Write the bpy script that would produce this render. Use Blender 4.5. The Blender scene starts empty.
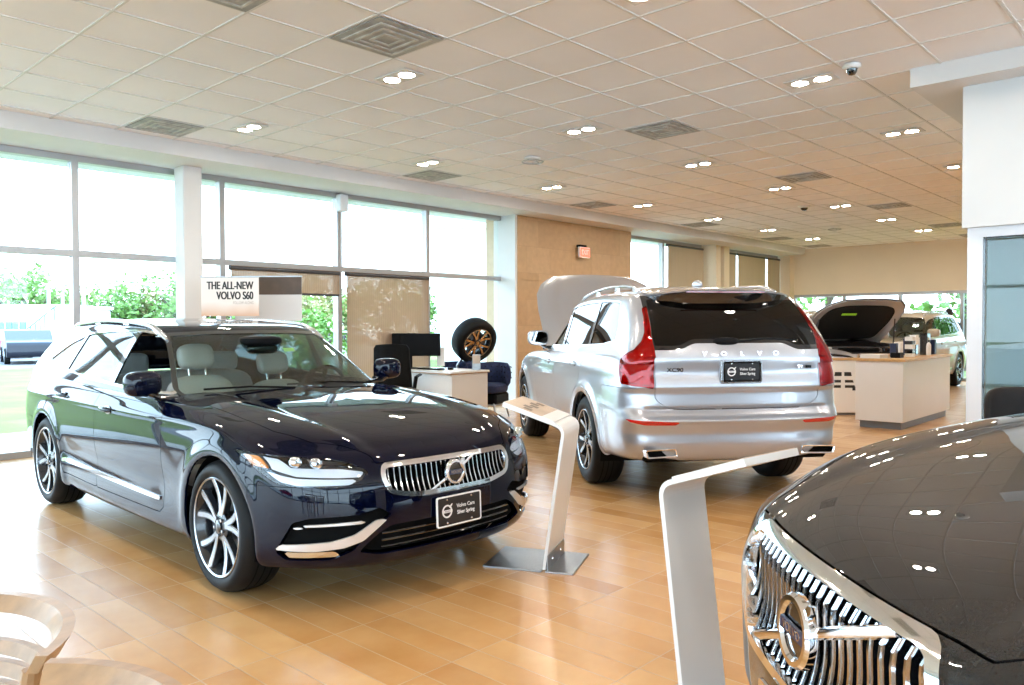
import bpy, math, random
import numpy as np
from mathutils import Vector, Matrix
PI = math.pi
scene = bpy.context.scene
COL = scene.collection

# ---------------------------------------------------------------- materials
def mat(name, color=(.8,.8,.8), rough=.5, metal=0., coat=0., coat_rough=.03, emis=None, estr=0., spec=.5, alpha=1., trans=0., ior=1.5):
    m = bpy.data.materials.new(name); m.use_nodes = True
    b = m.node_tree.nodes['Principled BSDF']
    b.inputs['Base Color'].default_value = (*color, 1)
    b.inputs['Roughness'].default_value = rough
    b.inputs['Metallic'].default_value = metal
    b.inputs['Specular IOR Level'].default_value = spec
    b.inputs['Coat Weight'].default_value = coat
    b.inputs['Coat Roughness'].default_value = coat_rough
    b.inputs['IOR'].default_value = ior
    b.inputs['Transmission Weight'].default_value = trans
    if emis:
        b.inputs['Emission Color'].default_value = (*emis, 1)
        b.inputs['Emission Strength'].default_value = estr
    return m
def nodes(m): return m.node_tree.nodes, m.node_tree.links, m.node_tree.nodes['Principled BSDF']
def vary(m, scale=3., amount=.08, bump=0., bscale=60., stretch=(1,1,1), rough=0.):
    """procedural colour variation, and a fine bump"""
    N, L, b = nodes(m)
    tc = N.new('ShaderNodeTexCoord'); mp = N.new('ShaderNodeMapping'); mp.inputs['Scale'].default_value = stretch
    L.new(tc.outputs['Object'], mp.inputs['Vector'])
    nz = N.new('ShaderNodeTexNoise'); nz.inputs['Scale'].default_value = scale; nz.inputs['Detail'].default_value = 4
    L.new(mp.outputs[0], nz.inputs['Vector'])
    c = b.inputs['Base Color'].default_value[:3]
    r = N.new('ShaderNodeValToRGB')
    r.color_ramp.elements[0].position = .3; r.color_ramp.elements[1].position = .7
    r.color_ramp.elements[0].color = (*[max(0, x*(1-amount)) for x in c], 1)
    r.color_ramp.elements[1].color = (*[min(1, x*(1+amount)) for x in c], 1)
    L.new(nz.outputs['Fac'], r.inputs['Fac']); L.new(r.outputs['Color'], b.inputs['Base Color'])
    if bump:
        n2 = N.new('ShaderNodeTexNoise'); n2.inputs['Scale'].default_value = bscale
        L.new(mp.outputs[0], n2.inputs['Vector'])
        bp = N.new('ShaderNodeBump'); bp.inputs['Strength'].default_value = bump; bp.inputs['Distance'].default_value = .002
        L.new(n2.outputs['Fac'], bp.inputs['Height']); L.new(bp.outputs[0], b.inputs['Normal'])
    return m
def flakes(m, amount=.25):
    """metallic paint: tiny flake brightness variation"""
    N, L, b = nodes(m)
    tc = N.new('ShaderNodeTexCoord'); v = N.new('ShaderNodeTexVoronoi'); v.inputs['Scale'].default_value = 900
    L.new(tc.outputs['Object'], v.inputs['Vector'])
    c = b.inputs['Base Color'].default_value[:3]
    mx = N.new('ShaderNodeMix'); mx.data_type = 'RGBA'
    mx.inputs[6].default_value = (*[x*(1-amount) for x in c], 1); mx.inputs[7].default_value = (*[min(1, x*(1+amount)) for x in c], 1)
    L.new(v.outputs['Color'], mx.inputs[0]); L.new(mx.outputs[2], b.inputs['Base Color'])
    return m
def glassmat(name, tint=(1,1,1), refl_ior=1.5, rough=0., extra=0.):
    """thin clear pane: see-through with a fresnel mirror on top"""
    m = bpy.data.materials.new(name); m.use_nodes = True
    N, L = m.node_tree.nodes, m.node_tree.links; N.clear()
    out = N.new('ShaderNodeOutputMaterial'); mix = N.new('ShaderNodeMixShader')
    t = N.new('ShaderNodeBsdfTransparent'); t.inputs[0].default_value = (*tint, 1)
    g = N.new('ShaderNodeBsdfGlossy'); g.inputs['Roughness'].default_value = rough
    f = N.new('ShaderNodeFresnel')
    ge = N.new('ShaderNodeNewGeometry'); mr = N.new('ShaderNodeMapRange')     # same mirror strength on both faces of the pane
    mr.inputs['To Min'].default_value = refl_ior; mr.inputs['To Max'].default_value = 1/refl_ior
    L.new(ge.outputs['Backfacing'], mr.inputs['Value']); L.new(mr.outputs[0], f.inputs['IOR'])
    if extra:
        a = N.new('ShaderNodeMath'); a.operation = 'ADD'; a.use_clamp = True; a.inputs[1].default_value = extra
        L.new(f.outputs[0], a.inputs[0]); L.new(a.outputs[0], mix.inputs[0])
    else: L.new(f.outputs[0], mix.inputs[0])
    L.new(t.outputs[0], mix.inputs[1]); L.new(g.outputs[0], mix.inputs[2]); L.new(mix.outputs[0], out.inputs[0])
    return m

# ---------------------------------------------------------------- objects
def tag(o, label=None, cat=None, group=None, kind=None):
    if label: o['label'] = label
    if cat: o['category'] = cat
    if group: o['group'] = group
    if kind: o['kind'] = kind
    return o
def empty(name, loc=(0,0,0), rz=0., label=None, cat=None, group=None):
    o = bpy.data.objects.new(name, None); COL.objects.link(o); o.location = loc; o.rotation_euler = (0,0,rz); o.empty_display_size = .1
    return tag(o, label, cat, group)
def link(name, me, m, parent=None):
    o = bpy.data.objects.new(name, me); COL.objects.link(o)
    if m is not None and not me.materials:
        for x in (m if isinstance(m, (list, tuple)) else [m]): me.materials.append(x)
    if parent: o.parent = parent
    return o
def copy_tree(o, parent=None):
    c = o.copy(); COL.objects.link(c); c.parent = parent
    for ch in o.children: copy_tree(ch, c)
    return c

class MB:
    """collects polygons; build() links them as one mesh object"""
    def __init__(s): s.v = []; s.f = []; s.sm = []; s.mi = []; s.cur = 0
    def add(s, V, F, smooth=False, M=None):
        b = len(s.v)
        for p in V:
            p = Vector(p)
            if M is not None: p = M @ p
            s.v.append(tuple(p))
        for f in F: s.f.append(tuple(b+i for i in f)); s.sm.append(smooth); s.mi.append(s.cur)
        return s
    def box(s, c, d, M=None, bev=0., rz=0., taper=None):
        """box centre c, size d, bevelled edges (bev) by an 8-corner chamfer"""
        x, y, z = [k/2 for k in d]
        b = min(bev, x*.9, y*.9, z*.9)
        R = Matrix.Translation(c) @ Matrix.Rotation(rz, 4, 'Z')
        if M is not None: R = M @ R
        if b <= 0:
            V = [(sx*x, sy*y, sz*z) for sx in (-1,1) for sy in (-1,1) for sz in (-1,1)]
            F = [(0,1,3,2),(4,6,7,5),(0,4,5,1),(2,3,7,6),(0,2,6,4),(1,5,7,3)]
            return s.add(V, F, False, R)
        V = []; idx = {}
        for sx in (-1,1):
            for sy in (-1,1):
                for sz in (-1,1):
                    for k, p in enumerate([(sx*x, sy*(y-b), sz*(z-b)), (sx*(x-b), sy*y, sz*(z-b)), (sx*(x-b), sy*(y-b), sz*z)]):
                        idx[(sx,sy,sz,k)] = len(V); V.append(p)
        I = lambda *a: idx[a]; F = []
        for q in (-1,1):
            F.append([I(q,-1,-1,0),I(q,1,-1,0),I(q,1,1,0),I(q,-1,1,0)][::q])
            F.append([I(-1,q,-1,1),I(-1,q,1,1),I(1,q,1,1),I(1,q,-1,1)][::q])
            F.append([I(-1,-1,q,2),I(1,-1,q,2),I(1,1,q,2),I(-1,1,q,2)][::q])
        for a in (-1,1):
            for c2 in (-1,1):
                F.append([I(a,c2,-1,0),I(a,c2,1,0),I(a,c2,1,1),I(a,c2,-1,1)][::-a*c2])
                F.append([I(a,-1,c2,0),I(a,1,c2,0),I(a,1,c2,2),I(a,-1,c2,2)][::a*c2])
                F.append([I(-1,a,c2,1),I(1,a,c2,1),I(1,a,c2,2),I(-1,a,c2,2)][::-a*c2])
                for d2 in (-1,1): F.append([I(a,c2,d2,0),I(a,c2,d2,1),I(a,c2,d2,2)][::a*c2*d2])
        return s.add(V, F, False, R)
    def tube(s, pts, r, n=10, closed=False, M=None, cap=True, flat=None):
        """round tube; r number or list; flat=(a,b) scales the section in side / up"""
        P = [Vector(p) for p in pts]; k = len(P); V = []; F = []
        up = Vector((0,0,1)); prev = None
        for i, p in enumerate(P):
            a = P[(i-1) % k] if (closed or i > 0) else P[0]; b = P[(i+1) % k] if (closed or i < k-1) else P[-1]
            t = (b-a).normalized()
            if prev is None:
                u = up if abs(t.z) < .95 else Vector((1,0,0))
                sd = t.cross(u).normalized()
            else:
                sd = (prev - t*prev.dot(t)); sd = sd.normalized() if sd.length > 1e-6 else t.cross(up).normalized()
            prev = sd; u = sd.cross(t).normalized()
            rr = r[i] if isinstance(r, (list, tuple)) else r
            fa, fb = flat or (1,1)
            for j in range(n):
                w = 2*PI*j/n; V.append(p + sd*math.cos(w)*rr*fa + u*math.sin(w)*rr*fb)
        m = k if closed else k-1
        for i in range(m):
            for j in range(n):
                a = i*n+j; b = i*n+(j+1) % n; c = ((i+1) % k)*n+(j+1) % n; d = ((i+1) % k)*n+j
                F.append((a,b,c,d))
        if not closed and cap: F.append(tuple(range(n))[::-1]); F.append(tuple((k-1)*n+j for j in range(n)))
        return s.add(V, F, True, M)
    def lathe(s, prof, n=32, M=None, closed=False, arc=2*PI, smooth=True):
        """profile (r, z) about Z"""
        V = []; F = []; k = len(prof); full = abs(arc-2*PI) < 1e-6; nn = n if full else n+1
        for i in range(nn):
            a = arc*i/n
            for r, z in prof: V.append((r*math.cos(a), r*math.sin(a), z))
        for i in range(n):
            for j in range(k if closed else k-1):
                j2 = (j+1) % k; i2 = (i+1) % nn
                q = (i*k+j, i2*k+j, i2*k+j2, i*k+j2); q2 = []
                for x in q:
                    if not q2 or V[x] != V[q2[-1]]: q2.append(x)
                F.append(tuple(q2))
        return s.add(V, F, smooth, M)
    def sweep(s, path, sec, M=None, closed_sec=True, smooth=False, caps=True):
        """sec: list of (a,b); path: list of (origin, A, B) frames"""
        V = []; F = []; k = len(sec)
        for o, A, B in path:
            for a, b in sec: V.append(Vector(o)+Vector(A)*a+Vector(B)*b)
        for i in range(len(path)-1):
            for j in range(k if closed_sec else k-1):
                j2 = (j+1) % k; F.append((i*k+j, i*k+j2, (i+1)*k+j2, (i+1)*k+j))
        if caps and closed_sec: F.append(tuple(range(k))[::-1]); F.append(tuple((len(path)-1)*k+j for j in range(k)))
        return s.add(V, F, smooth, M)
    def prism(s, poly, z0, z1, M=None, smooth=False):
        k = len(poly); V = [(x,y,z0) for x,y in poly]+[(x,y,z1) for x,y in poly]
        F = [tuple(range(k))[::-1], tuple(range(k,2*k))]+[(j,(j+1)%k,k+(j+1)%k,k+j) for j in range(k)]
        return s.add(V, F, smooth, M)
    def mesh(s, name, fix=True, weld=False, sharp=35):
        me = bpy.data.meshes.new(name); me.from_pydata(s.v, [], s.f)
        me.polygons.foreach_set('use_smooth', s.sm); me.polygons.foreach_set('material_index', s.mi)
        me.update()
        if fix:
            import bmesh
            bm = bmesh.new(); bm.from_mesh(me)
            if weld: bmesh.ops.remove_doubles(bm, verts=bm.verts, dist=1e-5)
            bmesh.ops.recalc_face_normals(bm, faces=bm.faces); bm.to_mesh(me); bm.free()
        if any(s.sm): me.set_sharp_from_angle(angle=math.radians(sharp))
        return me
    def build(s, name, m, parent=None, **k): return link(name, s.mesh(name, **k), m, parent)

def rot(axis, deg): return Matrix.Rotation(math.radians(deg), 4, axis)
def tr(x, y, z): return Matrix.Translation((x,y,z))

def superell(c, d, e=.4, n=20, m=14, M=None, mb=None):
    """rounded block (superellipsoid) for cushions and housings"""
    mb = mb or MB(); V = []; F = []
    f = lambda w, k: math.copysign(abs(w)**k, w)
    for i in range(m+1):
        a = -PI/2+PI*i/m
        for j in range(n):
            b = 2*PI*j/n
            V.append((c[0]+d[0]/2*f(math.cos(a),e)*f(math.cos(b),e), c[1]+d[1]/2*f(math.cos(a),e)*f(math.sin(b),e), c[2]+d[2]/2*f(math.sin(a),e)))
    for i in range(m):
        for j in range(n): F.append((i*n+j, i*n+(j+1)%n, (i+1)*n+(j+1)%n, (i+1)*n+j))
    mb.add(V, F, True, M); return mb

def text(s, size, m, parent=None, M=None, depth=.002, name='lettering', align='CENTER', bold=0., sx=1.):
    cu = bpy.data.curves.new('t', 'FONT'); cu.body = s; cu.size = size; cu.extrude = depth/2; cu.align_x = align; cu.align_y = 'CENTER'; cu.offset = bold
    cu.space_line = .95
    o = bpy.data.objects.new('t', cu); COL.objects.link(o)
    dg = bpy.context.evaluated_depsgraph_get(); me = bpy.data.meshes.new_from_object(o.evaluated_get(dg))
    bpy.data.objects.remove(o); me.transform(Matrix.Diagonal((sx,1,1,1)))
    if M is not None: me.transform(M)
    me.materials.clear(); me.name = name
    return link(name, me, m, parent)

# ---------------------------------------------------------------- smooth skins that can be cut
class Skin:
    def __init__(s, V, N, F): s.V = V; s.N = N; s.F = F
def _bs(P, t, sym0, sym1, axis):
    """uniform cubic B-spline along axis at parameters t in [0, n-1]"""
    P = np.moveaxis(P, axis, 0); n = len(P)
    flip = np.array([1,-1,1.])
    g0 = P[1]*flip if sym0 else 2*P[0]-P[1]
    g1 = P[-2]*flip if sym1 else 2*P[-1]-P[-2]
    Q = np.concatenate([g0[None], P, g1[None]])
    i = np.clip(np.floor(t).astype(int), 0, n-2); u = t-i
    sh = (-1,)+(1,)*(P.ndim-1)
    w = [((1-u)**3/6), ((3*u**3-6*u**2+4)/6), ((-3*u**3+3*u**2+3*u+1)/6), (u**3/6)]
    R = sum(w[k].reshape(sh)*Q[i+k] for k in range(4))
    return np.moveaxis(R, 0, axis)
def bsurf(C, ns, nt, sharpen=.75, disp=None):
    """C (rails, stations, 3) -> dense skin with normals"""
    C = np.array(C, float); R, S = C.shape[:2]; C0 = C.copy()
    for _ in range(2):
        a = _bs(_bs(C, np.arange(S)*1., True, True, 1), np.arange(R)*1., False, False, 0)
        C = C+sharpen*(C0-a)
        C[:, 0, 1] = 0; C[:, -1, 1] = 0
    ts = np.linspace(0, S-1, ns); tr_ = np.linspace(0, R-1, nt)
    P = _bs(_bs(C, ts, True, True, 1), tr_, False, False, 0)
    P[:, 0, 1] = 0; P[:, -1, 1] = 0; P[..., 1] = np.maximum(P[..., 1], 0)
    if disp is not None: P = disp(P)
    E = np.concatenate([P[:, 1:2]*[1,-1,1], P, P[:, -2:-1]*[1,-1,1]], 1)
    du = E[:, 2:]-E[:, :-2]; dv = np.gradient(P, axis=0)
    N = np.cross(du, dv); l = np.linalg.norm(N, axis=2, keepdims=True); N = N/np.maximum(l, 1e-12)
    bad = l[..., 0] < 1e-9; N[bad] = (0,0,1)
    idx = np.arange(ns*nt).reshape(nt, ns)
    F = np.stack([idx[:-1,:-1], idx[:-1,1:], idx[1:,1:], idx[1:,:-1]], -1).reshape(-1, 4)
    c = P.reshape(-1,3)[F].mean(1); n = N.reshape(-1,3)[F].mean(1)
    # orient outward (away from the car's middle axis)
    return Skin(P.reshape(-1,3), N.reshape(-1,3), [tuple(f) for f in F.tolist()])
def orient(sk, centre):
    c = sk.V-np.array(centre); 
    if (np.einsum('ij,ij->i', c, sk.N)).sum() < 0: sk.N = -sk.N; sk.F = [f[::-1] for f in sk.F]
    return sk
def compact(V, N, F):
    used = sorted({i for f in F for i in f}); mp = {a: b for b, a in enumerate(used)}
    return Skin(V[used], N[used], [tuple(mp[i] for i in f) for f in F])
def clip(sk, d, keep=-1):
    """keep the part where d < 0 (keep=-1) or d > 0 (keep=1)"""
    if not len(sk.F): return sk
    d = np.where(np.abs(d) < 1e-9, 1e-9, d)*(-keep)
    # inside: d<0 after sign change
    ins = (d < 0).tolist(); V = sk.V; N = sk.N; nv = len(V)
    newV = []; newN = []; cache = {}; out = []
    for f in sk.F:
        s = [ins[i] for i in f]
        if all(s): out.append(f); continue
        if not any(s): continue
        g = []
        for a in range(len(f)):
            i, j = f[a], f[(a+1) % len(f)]
            if ins[i]: g.append(i)
            if ins[i] != ins[j]:
                k = (i, j) if i < j else (j, i)
                if k not in cache:
                    t = d[k[0]]/(d[k[0]]-d[k[1]])
                    newV.append(V[k[0]]*(1-t)+V[k[1]]*t)
                    n = N[k[0]]*(1-t)+N[k[1]]*t; newN.append(n/max(np.linalg.norm(n), 1e-9))
                    cache[k] = nv+len(newV)-1
                g.append(cache[k])
        if len(g) > 2: out.append(tuple(g))
    if newV: V = np.concatenate([V, np.array(newV)]); N = np.concatenate([N, np.array(newN)])
    if not out: return Skin(np.zeros((0,3)), np.zeros((0,3)), [])
    return compact(V, N, out)
def joinsk(*ss):
    V = []; N = []; F = []; b = 0
    for s in ss:
        if not len(s.F): continue
        V.append(s.V); N.append(s.N); F += [tuple(b+i for i in f) for f in s.F]; b += len(s.V)
    return Skin(np.concatenate(V), np.concatenate(N), F)
def mirror(sk): return Skin(sk.V*[1,-1,1], sk.N*[1,-1,1], [f[::-1] for f in sk.F])
def both(sk):
    """mirror and weld at the middle"""
    j = joinsk(sk, mirror(sk)); key = {}; mp = []
    for i, v in enumerate(np.round(j.V, 5).tolist()):
        if abs(v[1]) < 2e-4:
            k = (v[0], v[2])
            mp.append(key.setdefault(k, i))
        else: mp.append(i)
    for i in key.values(): j.N[i][1] = 0
    F = []
    for f in j.F:
        g = []
        for i in f:
            i = mp[i]
            if i not in g: g.append(i)
        if len(g) > 2: F.append(tuple(g))
    return compact(j.V, j.N, F)
def sdf(poly, X, Y):
    """signed distance (negative inside) to a closed 2-D polygon"""
    p = np.array(poly, float); d = np.full(X.shape, 1e9); inside = np.zeros(X.shape, bool)
    for i in range(len(p)):
        a, b = p[i], p[(i+1) % len(p)]; e = b-a; L = e@e
        t = np.clip(((X-a[0])*e[0]+(Y-a[1])*e[1])/max(L, 1e-12), 0, 1)
        d = np.minimum(d, np.hypot(X-a[0]-t*e[0], Y-a[1]-t*e[1]))
        c = (a[1] > Y) != (b[1] > Y)
        with np.errstate(divide='ignore', invalid='ignore'): xi = (b[0]-a[0])*(Y-a[1])/(b[1]-a[1] if b[1] != a[1] else 1e-12)+a[0]
        inside ^= c & (X < xi)
    return np.where(inside, -d, d)
def rounded(poly, r=.03, n=4):
    """polygon with rounded corners (r: number or list)"""
    out = []; k = len(poly)
    for i in range(k):
        a, p, b = [np.array(poly[j % k], float) for j in (i-1, i, i+1)]
        rr = r[i] if isinstance(r, (list, tuple)) else r
        u = a-p; v = b-p; lu, lv = np.linalg.norm(u), np.linalg.norm(v); rr = min(rr, lu*.45, lv*.45)
        if rr <= 1e-5: out.append(tuple(p)); continue
        A = p+u/lu*rr; B = p+v/lv*rr
        for j in range(n+1):
            t = j/n; q = A*(1-t)**2+2*p*t*(1-t)+B*t*t; out.append(tuple(q))
    return out
def push(sk, off):
    return Skin(sk.V+sk.N*off, sk.N, sk.F)
def skin_obj(sk, name, m, parent=None, thick=.012, off=0.):
    """one mesh from a skin, given thickness inwards; keeps the skin's own smooth normals"""
    V = sk.V+sk.N*off; n = len(V); F = list(sk.F); LN = [sk.N[list(f)] for f in F]; verts = V
    if thick:
        inner = V-sk.N*thick; verts = np.concatenate([V, inner])
        F2 = [tuple(n+i for i in f[::-1]) for f in sk.F]; LN += [-sk.N[[i for i in f[::-1]]] for f in sk.F]
        cnt = {}
        for f in sk.F:
            for a in range(len(f)):
                i, j = f[a], f[(a+1) % len(f)]
                if (j, i) in cnt: cnt[(j, i)] = None
                else: cnt[(i, j)] = 1
        R = []
        for (i, j), c in cnt.items():
            if c is None: continue
            q = (j, i, n+i, n+j); R.append(q)
            e1 = verts[i]-verts[j]; e2 = verts[n+j]-verts[j]; nn = np.cross(e1, e2); nn = nn/max(np.linalg.norm(nn), 1e-12)
            LN.append(np.repeat(nn[None], 4, 0))
        F = F+F2+R
    me = bpy.data.meshes.new(name); me.from_pydata(verts.tolist(), [], F)
    me.polygons.foreach_set('use_smooth', [True]*len(F)); me.update()
    if len(me.polygons) == len(F): me.normals_split_custom_set(np.concatenate(LN).tolist())
    return link(name, me, m, parent)
def pieces(sk):
    """the connected pieces of a skin"""
    par = list(range(len(sk.V)))
    def find(a):
        while par[a] != a: par[a] = par[par[a]]; a = par[a]
        return a
    for f in sk.F:
        a = find(f[0])
        for i in f[1:]: par[find(i)] = a
    g = {}
    for f in sk.F: g.setdefault(find(f[0]), []).append(f)
    out = [compact(sk.V, sk.N, F) for F in g.values() if len(F) > 3]
    return out
def ring(sk, fld, w0, w1):
    """the band of the skin where w0 < fld < w1; fld(V)->array"""
    a = clip(sk, fld(sk.V)-w1, -1); return clip(a, fld(a.V)-w0, 1)
# ---------------------------------------------------------------- cars
# every car is built in its own frame: x forward from the front axle, y to its left, z up
MAT = {}
def M_(k): return MAT[k]
def L1(x, pts):
    a = sorted(pts); return np.interp(x, [p[0] for p in a], [p[1] for p in a])
def sstep(a, b, x):
    t = np.clip((x-a)/(b-a), 0, 1); return t*t*(3-2*t)
def rails_to_net(rails, plan, hood=None):
    """rails: (xf, xr, w, (zF0,zF3,zAxleF,zMid,zAxleR,zR3,zR0)); plan: list of 15 (u, y) from nose to tail"""
    C = []
    for xf, xr, w, z in rails:
        zF0, zF3, zA, zM, zB, zR3, zR0 = z; row = []
        zz = [zF0, zF0*.8+zF3*.2, zF0*.45+zF3*.55, zF3, zF3*.5+zA*.5, zA, zA*.4+zM*.6, zM, zM*.5+zB*.5, zB, zB*.4+zR3*.6, zR3, zR3*.5+zR0*.5, zR3*.15+zR0*.85, zR0]
        for k, (u, y) in enumerate(plan):
            x = xr+u*(xf-xr); yy = y*w; h = zz[k]
            if hood is not None: h = hood(x, yy, w, h)
            row.append((x, yy, h))
        C.append(row)
    return C
def nose_profile(P, col, lo=0, hi=None):
    p = P[:, col]; return p
def remap(q, fn): return fn

class Body:
    zlow = .36
    """smooth lower body and cabin skins plus the helpers that cut them"""
    def __init__(s, lower, cabin, plan, cplan, hood, disp=None, cdisp=None, ns=230, nt=120, cns=190, cnt=80, centre=(-1.5,0,.6)):
        CN = rails_to_net(lower, plan, hood)
        s.low = orient(bsurf(CN, ns, nt, disp=disp), centre)
        P = s.low.V.reshape(nt, ns, 3)
        s.fz = P[:, 0, :]; s.rz = P[:, -1, :]
        s.cab = None
        if cabin:
            CC = rails_to_net(cabin, cplan)
            s.cab = orient(bsurf(CC, cns, cnt, disp=cdisp), (centre[0], 0, .8))
            Q = s.cab.V.reshape(cnt, cns, 3); s.cfz = Q[:, 0, :]; s.crz = Q[:, -1, :]; s.ring = Q
            s.P = P
        # centreline x at a height, front and rear faces
        f = s.fz; k = int(np.argmax(f[:, 0])); f = f[:max(k, 2)+60] if False else f
        s._f = (f[:, 2], f[:, 0]); s._r = (s.rz[:, 2], s.rz[:, 0])
    def xf(s, z):
        zz, xx = s._f; o = np.argsort(zz); return np.interp(z, zz[o], xx[o])
    def xr(s, z):
        zz, xx = s._r; n = int(np.argmax(zz)); zz, xx = zz[:n+1], xx[:n+1]; o = np.argsort(zz); return np.interp(z, zz[o], xx[o])
    def xrc(s, z):
        zz, xx = s.crz[:, 2], s.crz[:, 0]; o = np.argsort(zz); return np.interp(z, zz[o], xx[o])
    def qf(s, V, k=.9): return V[:,1]+np.maximum(0, s.xf(np.maximum(V[:,2], s.zlow))-V[:,0])*k
    def qr(s, V, k=.8): return V[:,1]+np.maximum(0, V[:,0]-s.xr(V[:,2]))*k
def near_x(sk, y, z):
    """x of the skin at (y, z) seen from the front or rear"""
    d = (sk.V[:,1]-y)**2+(sk.V[:,2]-z)**2; i = np.argsort(d)[:28]; w = 1/(d[i]+4e-4)
    A = np.stack([np.ones(len(i)), sk.V[i,1]-y, sk.V[i,2]-z], 1); c = np.linalg.lstsq(A*w[:,None]**.5, sk.V[i,0]*w**.5, rcond=None)[0]; return float(c[0])
def smooth_x(sk, y1, z0, z1):
    """a smooth x(y, z) fitted to the front or tail skin"""
    V = sk.V; m = (V[:,1] < y1) & (V[:,2] > z0) & (V[:,2] < z1) & (np.abs(sk.N[:,0]) > .45); V = V[m]; zm = (z0+z1)/2
    def base(y, z): z = (z-zm)/.15; return np.stack([y**(2*i)*z**j for i in range(4) for j in range(5)], -1)
    c = np.linalg.lstsq(base(V[:,1], V[:,2]), V[:,0], rcond=None)[0]
    return lambda y, z: float(base(np.array(abs(y)), np.array(z))@c)
def near_y(sk, x, z):
    d = (sk.V[:,0]-x)**2+(sk.V[:,2]-z)**2; i = np.argsort(d)[:4]; w = 1/(d[i]+1e-7); return float((sk.V[i,1]*w).sum()/w.sum())
def near_n(sk, p):
    d = ((sk.V-np.array(p))**2).sum(1); i = np.argmin(d); return sk.N[i]

def box_side(poly, zlim=None):
    """field for a region drawn in the side view, only on the flank"""
    def f(V): return np.maximum(sdf(poly, V[:,0], V[:,2]), .45-V[:,1])
    return f

def wheel(name, parent, x, y, R=.345, w=.235, rim=.26, spokes=10, style='twin', M=None, capm='black_gloss', turn=0., spin=0.):
    """wheel: rim with spokes; tyre, brake disc, caliper, hub cap as its pieces. local z = outward"""
    side = 1 if y > 0 else -1
    T = tr(x, y, R) @ rot('Z', turn) @ rot('X', -90*side) @ rot('Z', spin)
    # rim barrel and lip
    mb = MB(); o = 0.
    mb.lathe([(rim, -w+.01), (rim-.012, -w+.03), (rim-.03, -w*.6), (rim-.035, -.06), (rim-.022, -.035), (rim-.012, -.006), (rim, 0), (rim+.004, -.004), (rim+.004, -w+.01)], 56, T, closed=True)
    rm = mb.build('rim', M_('rim_dark'), parent); rm.name = name
    sp = MB(); R1 = rim-.008
    def spoke(a0, a1, w0, w1, r0=.05, r1=None, d0=-.022, d1=-.010, th=.030, curve=.012):
        r1 = r1 or R1; n = 7; V = []; F = []
        for i in range(n+1):
            t = i/n; r = r0+(r1-r0)*t; a = a0+(a1-a0)*t; ww = w0+(w1-w0)*t
            z = d0+(d1-d0)*t-curve*math.sin(PI*t)
            ca, sa = math.cos(a), math.sin(a)
            for q, dz in ((-1,0), (1,0), (1.25,-th), (-1.25,-th)):
                V.append((r*ca-q*ww/2*sa, r*sa+q*ww/2*ca, z+dz))
        for i in range(n):
            b = i*4
            for j in range(4): F.append((b+j, b+(j+1)%4, b+4+(j+1)%4, b+4+j))
        F.append((0,1,2,3)); F.append(tuple(n*4+j for j in (3,2,1,0)))
        return V, F
    bright = MB(); dark = MB()
    pairs = spokes//2
    for k in range(pairs):
        a = 2*PI*k/pairs
        for sgn in (-1, 1):
            V, F = spoke(a+sgn*.10, a+sgn*(.30 if style == 'twin' else .26), .030, .040 if style == 'twin' else .040, r0=.045)
            dark.add([(p[0],p[1],p[2]-.003) for p in V], F, False, T)
            V2, F2 = spoke(a+sgn*.10, a+sgn*(.30 if style == 'twin' else .26), .020, .027 if style == 'twin' else .030, r0=.05, th=.004)
            bright.add(V2, F2, False, T)
        if style != 'twin':
            V, F = spoke(a+PI/pairs, a+PI/pairs, .018, .034); dark.add([(p[0],p[1],p[2]-.003) for p in V], F, False, T)
            V2, F2 = spoke(a+PI/pairs, a+PI/pairs, .010, .024, th=.004); bright.add(V2, F2, False, T)
    dark.lathe([(0,-.06), (.07,-.06), (.075,-.03), (.055,-.022), (.0,-.018)], 28, T)
    s1 = dark.build('spoke_sides', M_('rim_dark'), rm); s1.name = 'spoke_frame'
    bright.lathe([(R1+.010,-.002), (R1+.004, .003), (R1-.004,-.001), (R1-.004,-.006), (R1+.008,-.008)], 56, T, closed=True)
    bright.build('spoke_faces', M_('rim_bright'), rm).name = 'spoke'
    t = MB(); s2 = w/2
    prof = [(rim+.002, -w+.012), (rim+.010,-w-.004), (rim+(R-rim)*.45,-w-.010), (R-.028,-w+.002), (R-.008,-w+.022), (R-.001,-w+.05), (R,-w/2), (R-.001,-.055), (R-.008,-.026), (R-.028,-.002), (rim+(R-rim)*.45,.008), (rim+.010,.003), (rim+.002,-.010)]
    t.lathe(prof, 64, T)
    tb = t.build('tyre', M_('tyre'), rm, sharp=60)
    g = MB()
    for dz in (-.075, -.118, -.16):
        g.lathe([(R+.0006, dz-.004), (R+.0006, dz+.004), (R-.004, dz+.004), (R-.004, dz-.004)], 64, T, closed=True)
    g.build('tread_groove', M_('black_matte'), rm)
    d = MB(); d.lathe([(.0,-.075), (.075,-.075), (.08,-.10), (.17,-.10), (.172,-.125), (.0,-.125)], 40, T)
    d.build('brake_disc', M_('disc'), rm)
    c = MB(); c.lathe([(.115,-.066), (.178,-.066), (.182,-.13), (.115,-.13)], 12, T @ rot('Z', 60-spin+90), closed=True, arc=1.0)
    c.build('brake_caliper', M_('steel_dark'), rm)
    h = MB(); h.lathe([(.030,-.020), (.031,-.012), (.026,-.009), (0,-.007)], 24, T)
    h.build('hub_cap', M_(capm), rm)
    b = MB()
    for k in range(5):
        a = 2*PI*(k+.5)/5; b.lathe([(.0095,-.022), (.009,-.012), (0,-.011)], 8, T @ tr(.047*math.cos(a), .047*math.sin(a), 0))
    b.build('wheel_nut', M_('rim_bright'), rm)
    return rm

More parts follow.
